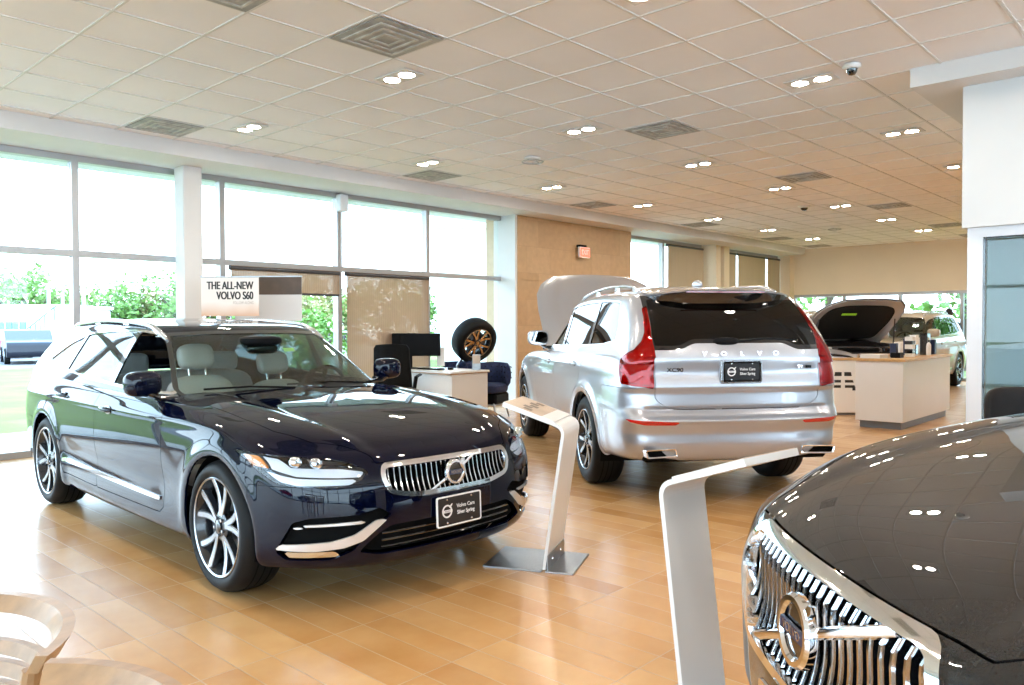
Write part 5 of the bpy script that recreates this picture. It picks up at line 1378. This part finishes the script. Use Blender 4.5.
# wheel on a tilted display post
t = empty('display_wheel', (8.78,8.92,0), math.radians(45), 'dark tyre with bronze ten-spoke rim tilted on a display post by the window', 'wheel')
wr = MB(); 
tmp = wheel('rim', t, 0, .1, R=.36, w=.26, rim=.245, style='twin', capm='gold')
Mw = tr(0,0,1.14) @ rot('Z', 122) @ rot('X', -24) @ tr(0,0,-.36)
for ch in list(t.children):
    for o in [ch]+list(ch.children):
        o.data = o.data.copy(); o.data.transform(Mw)
    for o in ch.children:
        if o.name.startswith('spoke') and 'frame' not in o.name: o.data.materials[0] = MAT['gold']
b = MB(); b.tube([(0,.05,1.12),(0,.28,.75),(0,.30,.012)], .025, 10); b.box((0,.30,.008), (.40,.40,.016), None, .004); b.build('display_post', MAT['steel'], t)
t = empty('easel_leg_stand', (8.83,7.62,0), 0, 'thin silver leaning rod stand beside the navy chairs', 'stand'); b = MB(); b.tube([(-.14,.10,.62),(0,0,.0)], .013, 8); b.tube([(-.14,.10,.62),(-.26,.02,.0)], .013, 8); b.tube([(-.14,.10,.62),(-.10,.26,.0)], .013, 8); b.build('stand_legs', MAT['steel'], t)

# banners
def banner(x, y, rz, w, z0, z1, label, top=None, lines=None, m='banner'):
    t = empty('banner_stand', (x,y,0), rz, label, 'banner')
    b = MB(); b.box((0,0,(z0+z1)/2), (w,.006,z1-z0)); b.build('banner_panel', MAT[m], t)
    b = MB(); b.box((0,0,z1+.008), (w+.01,.018,.016), None, .003); b.build('top_rail', MAT['steel'], t)
    b = MB(); b.tube([(0,.02,.01),(0,.02,z0+.05)], .012, 8); b.tube([(-.10,.0,z0-.10),(-.02,.015,z0)], .006, 6); b.box((0,.02,.008), (.34,.28,.016), None, .004); b.build('banner_post', MAT['steel'], t)
    if top: b = MB(); b.box((0,-.004,z1-top/2), (w,.003,top)); b.build('banner_header', MAT['brown_print'], t)
    for s_, sz, zz, mm, dx in [(*q, d) for q in (lines or []) for d in ((0,.0035,.007) if q[1] > .06 else (0,))]: text(s_, sz, MAT[mm], t, tr(w/2-.06-dx, -.0045-dx*.01, zz) @ rot('X', 90), .001, align='RIGHT', bold=.0012 if sz > .06 else 0, sx=.66)
    return t
def grad_banner():
    m = mat('banner_print', (.8,.7,.6), .5); N, L, b = nodes(m); tc = N.new('ShaderNodeTexCoord'); s = N.new('ShaderNodeSeparateXYZ'); L.new(tc.outputs['Object'], s.inputs[0])
    nz = N.new('ShaderNodeTexNoise'); nz.inputs['Scale'].default_value = 2.5; L.new(tc.outputs['Object'], nz.inputs[0]); a = N.new('ShaderNodeMath'); a.operation = 'ADD'; mr = N.new('ShaderNodeMapRange')
    mr.inputs['From Min'].default_value = 1.50; mr.inputs['From Max'].default_value = 1.80; L.new(s.outputs[2], mr.inputs[0]); mm = N.new('ShaderNodeMath'); mm.operation = 'MULTIPLY'; mm.inputs[1].default_value = .5; L.new(nz.outputs['Fac'], mm.inputs[0]); L.new(mr.outputs[0], a.inputs[0]); L.new(mm.outputs[0], a.inputs[1])
    cr = N.new('ShaderNodeValToRGB'); cr.color_ramp.elements[0].color = (.62,.33,.18,1); cr.color_ramp.elements[1].color = (.78,.71,.66,1); cr.color_ramp.elements[1].position = .75; cr.color_ramp.elements[0].position = .15; L.new(a.outputs[0], cr.inputs[0]); L.new(cr.outputs[0], b.inputs['Base Color']); return m
MAT['banner'] = grad_banner(); MAT['banner_grey'] = mat('banner_grey', (.60,.58,.58), .5); MAT['brown_print'] = vary(mat('brown_print', (.075,.048,.032), .5), 6, .2); MAT['ink'] = mat('ink', (.02,.018,.018), .5); MAT['ink_soft'] = mat('ink_soft', (.42,.34,.30), .5)
banner(4.43, 8.49, math.radians(-47), .66, 1.505, 1.945, 'cream banner reading THE ALL-NEW VOLVO S60 above the dark wagon roof', None, [('THE ALL-NEW', .125, 1.85, 'ink'), ('VOLVO S60', .125, 1.735, 'ink'), ('FOLLOW ALONG', .045, 1.655, 'ink_soft')])
banner(4.95, 8.55, math.radians(-47), .80, 1.45, 1.975, 'grey banner with a brown header half hidden behind the cream one', .21, None, 'banner_grey')

# counter with boxes and bottles
t = empty('counter', (10.93,3.19,0), 0, 'large white counter with oak top and grey plinth in front of the open-hood car', 'counter')
b = MB(); b.box((1.135,.31,.50), (2.25,.60,.80), None, .003); b.build('counter_body', MAT['white_lam'], t)
b = MB(); b.box((1.135,.31,.915), (2.31,.66,.035), None, .004); b.build('countertop', MAT['wood_top'], t)
b = MB(); b.box((1.17,.32,.05), (2.14,.52,.10)); b.build('plinth', MAT['kick'], t)
ZT = .9325
def carton(x, y, w, d, h, m, label, rz=0., band=None, cat='box'):
    t = empty('product_box', (x,y,ZT), rz, label, cat); b = MB(); b.box((0,0,h/2), (w,d,h), None, .003); b.build('carton', MAT[m], t)
    if band:
        for z, hh in band: b = MB(); b.box((0,0,z), (w+.002,d+.002,hh)); b.build('printed_band', MAT['black_gloss'], t)
def bottle(x, y, r, h, m, label):
    t = empty('bottle', (x,y,ZT), 0, label, 'bottle'); b = MB(); b.lathe([(0,0),(r,0),(r,h*.68),(r*.8,h*.76),(r*.35,h*.84),(r*.35,h*.90)], 18); b.build('bottle_body', MAT[m], t); b = MB(); b.lathe([(r*.42,h*.88),(r*.42,h),(0,h)], 14); b.build('bottle_cap', MAT['black_soft'], t)
    b = MB(); b.lathe([(r+.001,h*.15),(r+.001,h*.6)], 18); b.build('bottle_label', MAT['paper'], t)
MAT['blue_dark'] = mat('dark_blue_box', (.01,.02,.07), .4); MAT['yellow'] = mat('yellow_plastic', (.75,.50,.05), .4)
carton(11.12, 3.62, .34, .26, .05, 'white_lam', 'flat white tray on the near end of the oak counter')
carton(11.36, 3.40, .16, .12, .07, 'black_soft', 'small black box at the edge of the oak counter')
carton(11.62, 3.52, .10, .08, .19, 'blue_dark', 'dark blue upright carton on the counter, nearest the flat tray')
carton(11.78, 3.36, .13, .10, .28, 'paper', 'tall white carton with two dark bands on the counter', 0, [(.08,.06),(.20,.05)])
bottle(12.02, 3.40, .030, .16, 'yellow', 'small bottle with yellow body on the counter')
carton(12.25, 3.44, .12, .09, .30, 'paper', 'tall white carton with a dark lower half on the counter', 0, [(.09,.14)])
carton(12.45, 3.60, .08, .07, .24, 'blue_dark', 'narrow dark blue carton between the white cartons')
bottle(12.60, 3.34, .032, .22, 'white_plastic', 'white bottle with a black cap on the counter')
carton(12.72, 3.42, .16, .10, .32, 'black_gloss', 'tallest black carton near the far end of the counter', 0, None)
carton(12.70, 3.365, .02, .012, .26, 'paper', 'thin white card leaning on the tallest black carton', 0, None, 'card')
carton(13.02, 3.40, .10, .09, .22, 'blue_dark', 'short dark carton at the far end of the counter')

carton(11.95, 3.56, .12, .09, .20, 'paper', 'white carton standing behind the small yellow bottle')
carton(12.88, 3.52, .12, .09, .25, 'paper', 'white carton close behind the tallest black carton', .3)
# info podium with car graphic
t = empty('info_podium', (12.18,4.44,0), math.radians(-52), 'white info podium with black car outline and blue side stripe', 'podium')
b = MB(); b.box((.0,.15,.44), (.62,.26,.80), None, .004); b.build('podium_body', MAT['paper'], t)
b = MB(); b.box((.0,.15,.855), (.66,.30,.03), None, .003); b.build('podium_top', MAT['wood_top'], t); b = MB(); b.box((0,.16,.02), (.55,.20,.04)); b.build('podium_plinth', MAT['kick'], t)
MAT['stripe_blue'] = mat('stripe_blue', (.08,.40,.75), .4)
b = MB(); b.box((-.28,.018,.66), (.05,.006,.32)); b.build('blue_stripe', MAT['stripe_blue'], t)
b = MB()
for x0, x1, z0, z1 in ((-.13,-.02,.60,.66),(.02,.13,.60,.66),(-.16,-.03,.50,.54),(.03,.16,.50,.54),(-.19,-.03,.42,.46),(.03,.19,.42,.46),(-.20,-.14,.38,.42),(.14,.20,.38,.42)): b.prism([(x0,z0),(x1,z0),(x1*.9 if x1 > 0 else x1,z1),(x0*.9 if x0 < 0 else x0,z1)], .0, .004, tr(.03,.021,.0) @ rot('X', 90))
b.build('car_graphic', MAT['ink'], t)

# slatted birch armchairs in the near corner
def slat_chair(x, y, label):
    t = empty('slatted_chair', (x,y,0), 0, label, 'chair', None)
    r = .36
    def band(z0, z1, a0, a1, rr, th=.022, n=24, nm='back_slat', slope=.02):
        b = MB(); V = []; F = []
        for i in range(n+1):
            a = math.radians(a0+(a1-a0)*i/n)
            for q, z in ((rr,z0),(rr+th,z0),(rr+th+slope,z1),(rr+slope,z1)): V.append((q*math.cos(a)-.0, q*math.sin(a), z))
        for i in range(n):
            for j in range(4): F.append((i*4+j, i*4+(j+1)%4, (i+1)*4+(j+1)%4, (i+1)*4+j))
        F += [(0,1,2,3), tuple(n*4+j for j in (3,2,1,0))]
        b.add(V, F, True); return b.build(nm, MAT['wood_light'], t, sharp=40)
    band(.72, .755, -47, 47, r-.022, .024, nm='top_rail')
    for k, z in enumerate((.66,.615,.57,.525,.48)): band(z-.028, z, -44, 44, r-.045-.008*k, .018, slope=.012)
    for s in (-1,1):
        a = math.radians(44*s); b = MB(); b.tube([((r-.10)*math.cos(a),(r-.10)*math.sin(a),0),((r-.055)*math.cos(a),(r-.055)*math.sin(a),.45),((r-.02)*math.cos(a),(r-.02)*math.sin(a),.72)], [.017,.02,.018], 10); b.build('rear_leg', MAT['wood_light'], t)
        b = MB(); b.tube([(-.24,s*.23,0),(-.22,s*.22,.45)], [.016,.02], 10); b.build('front_leg', MAT['wood_light'], t)
    b = MB(); b.prism(rounded([(-.27,-.26),(.20,-.24),(.26,-.12),(.26,.12),(.20,.24),(-.27,.26)], .06), .435, .465); b.build('seat', MAT['wood_light'], t)
    return t
slat_chair(.235, 1.96, 'pale slatted wooden chair with curved back, the one whose slats show')
slat_chair(.235, 1.385, 'pale wooden chair in the near corner of which only the top rail shows')
# dark chair by the office glass
t = empty('guest_chair', (5.93,.80,0), math.radians(-140), 'dark leather chair back in front of the office glass', 'chair')
b = MB(); superell((-.24,0,.72), (.09,.60,.56), .35, 26, 14, rot('Y', -6), b); b.build('backrest', MAT['leather_dark'], t)
b = MB(); superell((.03,0,.45), (.50,.52,.10), .4, 22, 10, None, b); b.build('seat', MAT['leather_dark'], t)
for sx in (-1,1):
    for sy in (-1,1): b = MB(); b.tube([(sx*.2,sy*.22,.42),(sx*.23,sy*.25,0)], .013, 8); b.build('leg', MAT['steel'], t)
# bench by the far windows
t = empty('bench', (19.8,3.75,0), math.radians(90), 'orange wood bench by the far windows beside the office corner', 'bench')
b = MB(); b.box((0,0,.44), (1.3,.42,.05), None, .01); b.build('bench_seat', MAT['wood_top'], t); b = MB(); b.box((0,.2,.78), (1.3,.04,.18), None, .01); b.build('bench_back', MAT['wood_top'], t)
for sx in (-1,1): b = MB(); b.box((sx*.55,.0,.21), (.05,.40,.42)); b.box((sx*.55,.2,.55), (.05,.03,.40)); b.build('bench_leg', MAT['steel_dark'], t)
v = empty('station_wagon', (2.8623,3.8677,0), -1.6003, 'very dark navy estate car with open passenger window and light leather seats', 'car'); WG = build_wagon(v)
dv = Vector((8.2217,6.0452,0)); 
v = empty('suv', (8.2217-.12,6.0452-.045,0), .9092, 'silver SUV seen from behind with its hood raised and red tail lamps', 'car'); build_suv(v, M_('paint_silver'), hood_open=46)
v = empty('suv', (2.178,.073,0), 2.345, 'brown-grey SUV cut off by the frame, its chrome grille beside the spec stand', 'car'); v.scale = (1,.985,.94); build_suv(v, M_('paint_grey'), hz=.10, front_plate=True)
v = empty('suv', (13.44+.574*.84,4.12+.819*.84,0), math.radians(-131), 'pale silver SUV with open hood and bare engine bay behind the white counter', 'car'); v.scale = (.95,1,.96); build_suv(v, M_('paint_silver'), hood_open=38, rear=False)
v = empty('suv', (16.87,5.55,0), math.radians(180), 'cream white closed SUV behind the open-hood one, near the far windows', 'car'); v.scale = (.95,1,.97); build_suv(v, M_('paint_white'), rear=False)
# ---------------------------------------------------------------- outdoors
MAT['grass'] = vary(mat('lawn', (.13,.17,.025), .9), .8, .3, .6, 40); MAT['concrete'] = vary(mat('pavement', (.55,.54,.52), .8), 1.5, .08, .3, 60); MAT['asphalt'] = vary(mat('asphalt', (.16,.16,.17), .85), 2, .15, .4, 80)
MAT['leaf'] = vary(mat('leaf_green', (.17,.33,.07), .6), 3, .4); MAT['leaf2'] = vary(mat('leaf_olive', (.30,.29,.11), .6), 3, .35); MAT['bark'] = vary(mat('bark', (.10,.07,.05), .9), 6, .3); MAT['stucco'] = vary(mat('stucco_white', (.80,.80,.80), .8), 1, .03)
MAT['blue_glass'] = mat('blue_window', (.10,.24,.42), .1, coat=.5); MAT['pole'] = mat('pole_white', (.75,.76,.78), .4); MAT['car_red'] = mat('car_red', (.40,.02,.03), .3, .3, 1.); MAT['car_dark'] = mat('car_dark', (.008,.010,.022), .4, .2, .3); MAT['car_light'] = mat('car_light', (.55,.57,.6), .3, .5, 1.)
def ground(name, x0, x1, y0, y1, z, m):
    o = MB().add([(x0,y0,z),(x1,y0,z),(x1,y1,z),(x0,y1,z)], [(0,1,2,3)]).build(name, m, fix=False); return struct(o)
ground('ground_pavement', -40, 60, 9.61, 12.6, -.10, MAT['concrete']); ground('ground_lawn', -60, 60, 12.6, 32.5, -.12, MAT['grass']); ground('ground_road', -90, 120, 32.5, 160, -.16, MAT['asphalt'])
ground('ground_side', -60, XL-.3, -60, 9.61, -.12, MAT['concrete']); ground('ground_far', XR+.3, 90, -60, 9.61, -.12, MAT['grass'])
def tree(x, y, h, r, m, label, seed, z0=-.15, group='trees beyond the road', n=900, leaf=.30):
    rnd = random.Random(seed); t = empty('tree', (x,y,z0), 0, label, 'tree', group)
    b = MB(); b.tube([(0,0,0),(.1,0,h*.35),(0,.1,h*.7)], [r*.10,r*.07,r*.03], 8)
    for k in range(6): a = rnd.uniform(0,6.28); b.tube([(0,0,h*.35),(r*.5*math.cos(a),r*.5*math.sin(a),h*(.6+.2*rnd.random()))], [r*.04,r*.012], 5)
    b.build('trunk', MAT['bark'], t)
    L_ = MB(); clumps = [(rnd.gauss(0,.42)*r, rnd.gauss(0,.42)*r, h*(.62+.17*rnd.gauss(0,1))) for _ in range(26)]
    for k in range(n):
        c = rnd.choice(clumps); s = leaf*rnd.uniform(.6,1.4); p = Vector((c[0]+rnd.gauss(0,r*.16), c[1]+rnd.gauss(0,r*.16), max(h*.18, c[2]+rnd.gauss(0,r*.15))))
        u = Vector((rnd.gauss(0,1),rnd.gauss(0,1),rnd.gauss(0,.6))).normalized()*s; v_ = Vector((rnd.gauss(0,1),rnd.gauss(0,1),rnd.gauss(0,.6))); v_ = (v_-u*v_.dot(u)/(s*s)).normalized()*s*.6
        L_.add([p-u, p+v_, p+u, p-v_], [(0,1,2,3)])
    L_.build('crown', MAT[m], t, fix=False); return t
def wp(px, dep):
    """ground point seen at image column px at this depth"""
    lat = (px-512)/786.8*dep; return (.7344*dep+.6788*lat, .6788*dep-.7344*lat)
k = 0
for px, dep, h, m in ((-260,60,5.6,'leaf'),(-180,58,5.4,'leaf'),(-110,60,5.6,'leaf'),(-50,58,5.5,'leaf'),(0,60,5.4,'leaf'),(38,56,5.2,'leaf'),(66,60,4.6,'leaf2'),(93,58,3.4,'leaf'),(124,56,4.6,'leaf'),(152,58,4.4,'leaf2'),(180,55,5.0,'leaf'),(212,58,4.8,'leaf'),(246,56,5.0,'leaf'),(282,60,4.8,'leaf2'),(312,52,4.0,'leaf2'),(345,56,4.6,'leaf'),(385,54,4.1,'leaf'),(420,57,3.9,'leaf')):
    k += 1; x, y = wp(px, dep); tree(x, y, h*1.02, 2.6, m, ('olive' if m == 'leaf2' else 'green')+' leafy tree in the row beyond the road outside', k, group=('olive' if m == 'leaf2' else 'green')+' trees beyond the road', n=1500, leaf=.17)
x, y = wp(317, 19.5); tree(x, y, 1.75, .95, 'leaf', 'bright green bush on the lawn just outside the shaded window', 40, z0=-.12, group=None, n=1300, leaf=.07)
x, y = wp(302, 27); tree(x, y, 2.9, 1.4, 'leaf2', 'small loose tree on the lawn behind the bright bush', 41, z0=-.12, group=None, n=1000, leaf=.09)
for x, y, h, r in ((27,2,5,1.9),(28.5,6.4,5.6,2.0),(28,-2.2,5.6,2.0),(34,13,6.5,2.4)): k += 1; tree(x, y, h, r, 'leaf', 'green tree outside the far end windows', 50+k, group='trees outside the far end', n=1500, leaf=.15)
# white building with blue windows and ramp across the road
RA = math.radians(-47)
x, y = wp(-10, 46); t = empty('building', (x,y,-.16), RA, 'low white building with blue windows and a ramp across the road', 'building')
b = MB(); b.box((-6,3,1.35), (20,6,2.7)); b.box((-6,3,2.75), (20.3,6.3,.18)); b.build('walls', MAT['stucco'], t)
for x in (.95,1.75): 
    w = MB(); w.box((x,-.04,1.0), (.72,.10,1.7)); wo = w.build('window', MAT['blue_glass'], t); w = MB(); w.box((x,-.10,1.0), (.05,.06,1.7)); w.box((x,-.10,1.15), (.72,.06,.05)); w.build('muntin', MAT['pole'], wo)
b = MB(); b.prism([(2.4,0),(4.6,0),(4.6,1.7)], -.12, .12, tr(0,-1.2,0) @ rot('X', 90)); b.build('ramp', MAT['stucco'], t)
b = MB()
for q in range(9): b.tube([(2.4+q*.27,-1.4,.2+q*.21),(2.4+q*.27,-1.4,.2+q*.21+.7)], .03, 6)
b.tube([(2.3,-1.4,.85),(4.7,-1.4,2.75)], .035, 6); b.build('ramp_railing', MAT['blue_glass'], t)
x, y = wp(480, 31); t = empty('building', (x,y,-.16), RA, 'bright white flat building filling the view past the tan shade', 'building')
b = MB(); b.box((.2,2,3.4), (3.8,4,6.8)); b.build('walls', MAT['stucco'], t); b = MB(); b.box((.2,-.1,5.6), (4.0,.2,.5)); b.build('fascia', MAT['pole'], t)
t = empty('building', (38,-1,-.12), 0, 'pale building outside the far end windows', 'building'); b = MB(); b.box((0,0,2.2), (3,12,4.4)); b.build('walls', MAT['stucco'], t)
for q in (-4,0,4): w = MB(); w.box((-1.53,q,1.4), (.06,1.8,1.5)); w.build('window', MAT['blue_glass'], t)
def small_car(x, y, rz, m, label):
    t = empty('parked_car', (x,y,-.16), rz, label, 'parked car', None)
    b = MB(); prof = [(2.15,.35),(2.2,.62),(1.95,.80),(1.1,.92),(.45,1.36),(-.75,1.42),(-1.75,.98),(-2.15,.90),(-2.2,.45),(-2.1,.30),(2.05,.28)]
    b.prism(rounded(prof, .12), -.84, .84, rot('X', 90)); b.build('body', MAT[m], t)
    b = MB(); b.prism(rounded([(.95,.95),(.42,1.30),(-.72,1.36),(-1.5,.98)], .06), -.845, .845, rot('X', 90)); b.build('windows', MAT['black_gloss'], t)
    for sx in (-1.3,1.35):
        for sy in (-1,1): w = MB(); w.lathe([(0,-.1),(.33,-.1),(.33,.1),(0,.1)], 24, tr(sx,sy*.78,.33) @ rot('X', 90)); wo = w.build('wheel', MAT['tyre'], t); w = MB(); w.lathe([(0,.0),(.2,.0),(.19,.012),(0,.02)], 18, tr(sx,sy*.885,.33) @ rot('X', -90*sy)); w.build('hub', MAT['rim_bright'], wo)
x, y = wp(26, 34); small_car(x, y, RA+PI-.95, 'car_dark', 'dark parked car outside, just beyond the lawn')
x, y = wp(8, 40); small_car(x, y, RA+PI-.9, 'car_red', 'red parked car outside, mostly behind the dark one')
x, y = wp(352, 26); small_car(x, y, RA, 'car_light', 'silver parked car outside, seen through the windshield of the wagon')
small_car(-11.5, 1.6, 1.5, 'car_red', 'red parked car outside the end glazing'); small_car(-11.8, -5.0, 1.5, 'car_dark', 'dark parked car outside the end glazing')
for px, dep, h in ((49,38,3.4),(63,40,3.3),(84,36,3.2)):
    x, y = wp(px, dep); t = empty('light_pole', (x,y,-.16), 0, 'slim white pole standing by the road outside', 'pole', 'white poles by the road'); b = MB(); b.lathe([(0,0),(.16,0),(.13,.3),(.09,.4),(.07,h),(0,h)], 12); b.build('pole', MAT['pole'], t); b = MB(); b.box((0,0,.05), (.5,.5,.1)); b.build('pole_base', MAT['concrete'], t)
# person at the far windows, seen from behind the parked SUV
t = None
def person(x, y, rz):
    me = bpy.data.meshes.new('person'); pts = [(0,0,.95),(0,0,1.12),(0,0,1.30),(0,0,1.42),(0,0,1.50),(.0,.19,1.40),(.02,.25,1.14),(.14,.22,.92),(.0,-.19,1.40),(.02,-.25,1.14),(.14,-.22,.92),(0,.10,.90),(.01,.11,.50),(0,.11,.08),(.0,-.10,.90),(.01,-.11,.50),(0,-.11,.08),(.12,.12,.03),(.12,-.12,.03)]
    E = [(0,1),(1,2),(2,3),(3,4),(3,5),(5,6),(6,7),(3,8),(8,9),(9,10),(0,11),(11,12),(12,13),(0,14),(14,15),(15,16),(13,17),(16,18)]
    rad = [.15,.14,.16,.10,.055,.062,.045,.032,.062,.045,.032,.095,.062,.045,.095,.062,.045,.035,.035]
    me.from_pydata(pts, E, []); o = link('person', me, MAT['cloth_dark']); o.location = (x,y,0); o.rotation_euler = (0,0,rz)
    m = o.modifiers.new('s', 'SKIN'); 
    for i, r in enumerate(rad): me.skin_vertices[0].data[i].radius = (r*(1.0 if i not in (1,2) else .8), r*(1.0 if i not in (1,2) else 1.15))
    me.skin_vertices[0].data[0].use_root = True
    o.modifiers.new('d', 'SUBSURF').render_levels = 2; o.modifiers['d'].levels = 2
    tag(o, 'person in dark clothes standing by the far windows behind the cream SUV', 'person')
    h = MB(); superell((.01,0,1.63), (.20,.155,.235), .85, 20, 14, None, h); superell((.115,0,1.615), (.035,.03,.045), 1, 8, 6, None, h)
    for s in (-1,1): superell((.0,s*.08,1.625), (.04,.02,.06), 1, 8, 6, None, h)
    h.build('head', MAT['skin'], o); h = MB(); superell((-.015,0,1.665), (.215,.172,.20), .85, 20, 12, None, h); h.build('hair', MAT['hair'], o)
    for s in (-1,1):
        h = MB(); superell((.155,s*.22,.87), (.06,.035,.08), .8, 10, 8, None, h)
        for q in range(4): h.tube([(.15+.012*q-.02,s*.22,.845),(.155+.012*q-.02,s*.22,.80-.008*(q%3)),(.15+.01*q-.02,s*.215,.77-.008*(q%3))], .008, 6)
        h.tube([(.175,s*.22,.87),(.195,s*.215,.83),(.19,s*.21,.81)], .009, 6); h.build('hand', MAT['skin'], o)
MAT['cloth_dark'] = vary(mat('dark_clothes', (.02,.022,.035), .8), 8, .2, .3, 60); MAT['skin'] = mat('skin', (.42,.24,.16), .55); MAT['hair'] = vary(mat('dark_hair', (.012,.009,.008), .6), 40, .3)
person(21.15, 5.16, math.radians(10))
# ---------------------------------------------------------------- camera, sky, exposure
F_, YAW, PIT, ROL, HC = 786.8, .8245, -.022, -.0031, 1.39
cy, sy = math.cos(YAW), math.sin(YAW)
f = Vector((sy*math.cos(PIT), cy*math.cos(PIT), math.sin(PIT))); r = Vector((cy, -sy, 0)); u = r.cross(f)
r2 = r*math.cos(ROL)+u*math.sin(ROL); u2 = -r*math.sin(ROL)+u*math.cos(ROL)
cam = bpy.data.cameras.new('camera'); co = bpy.data.objects.new('camera', cam); COL.objects.link(co)
cam.sensor_width = 36; cam.lens = 36*F_/1024; cam.clip_start = .05; cam.clip_end = 500
M = Matrix((r2, u2, -f)).transposed().to_4x4(); M.translation = (0,0,HC); co.matrix_world = M; scene.camera = co
w = bpy.data.worlds.new('sky'); scene.world = w; w.use_nodes = True; N, L = w.node_tree.nodes, w.node_tree.links
bg = N['Background']; tc = N.new('ShaderNodeTexCoord'); sp = N.new('ShaderNodeSeparateXYZ'); L.new(tc.outputs['Generated'], sp.inputs[0])
cr = N.new('ShaderNodeValToRGB'); cr.color_ramp.elements[0].position = .0; cr.color_ramp.elements[0].color = (.70,.84,1,1); cr.color_ramp.elements[1].position = .9; cr.color_ramp.elements[1].color = (.42,.68,1,1)
L.new(sp.outputs[2], cr.inputs[0]); L.new(cr.outputs[0], bg.inputs[0]); bg.inputs[1].default_value = 5.0
sun = bpy.data.lights.new('sun', 'SUN'); sun.energy = 2.5; sun.angle = .1; sun.color = (1,.96,.9); so = bpy.data.objects.new('sun', sun); COL.objects.link(so); so.rotation_euler = (0, math.radians(38), 0)
scene.view_settings.view_transform = 'Standard'; scene.view_settings.look = 'None'; scene.view_settings.gamma = 1; scene.view_settings.exposure = 1.0; scene.view_settings.use_curve_mapping = False
scene.cycles.max_bounces = 10; scene.cycles.transparent_max_bounces = 24; scene.cycles.diffuse_bounces = 5; scene.cycles.glossy_bounces = 5; scene.cycles.sample_clamp_indirect = 8; scene.cycles.caustics_reflective = False; scene.cycles.caustics_refractive = False
scene.cycles.use_denoising = True; scene.cycles.use_light_tree = True
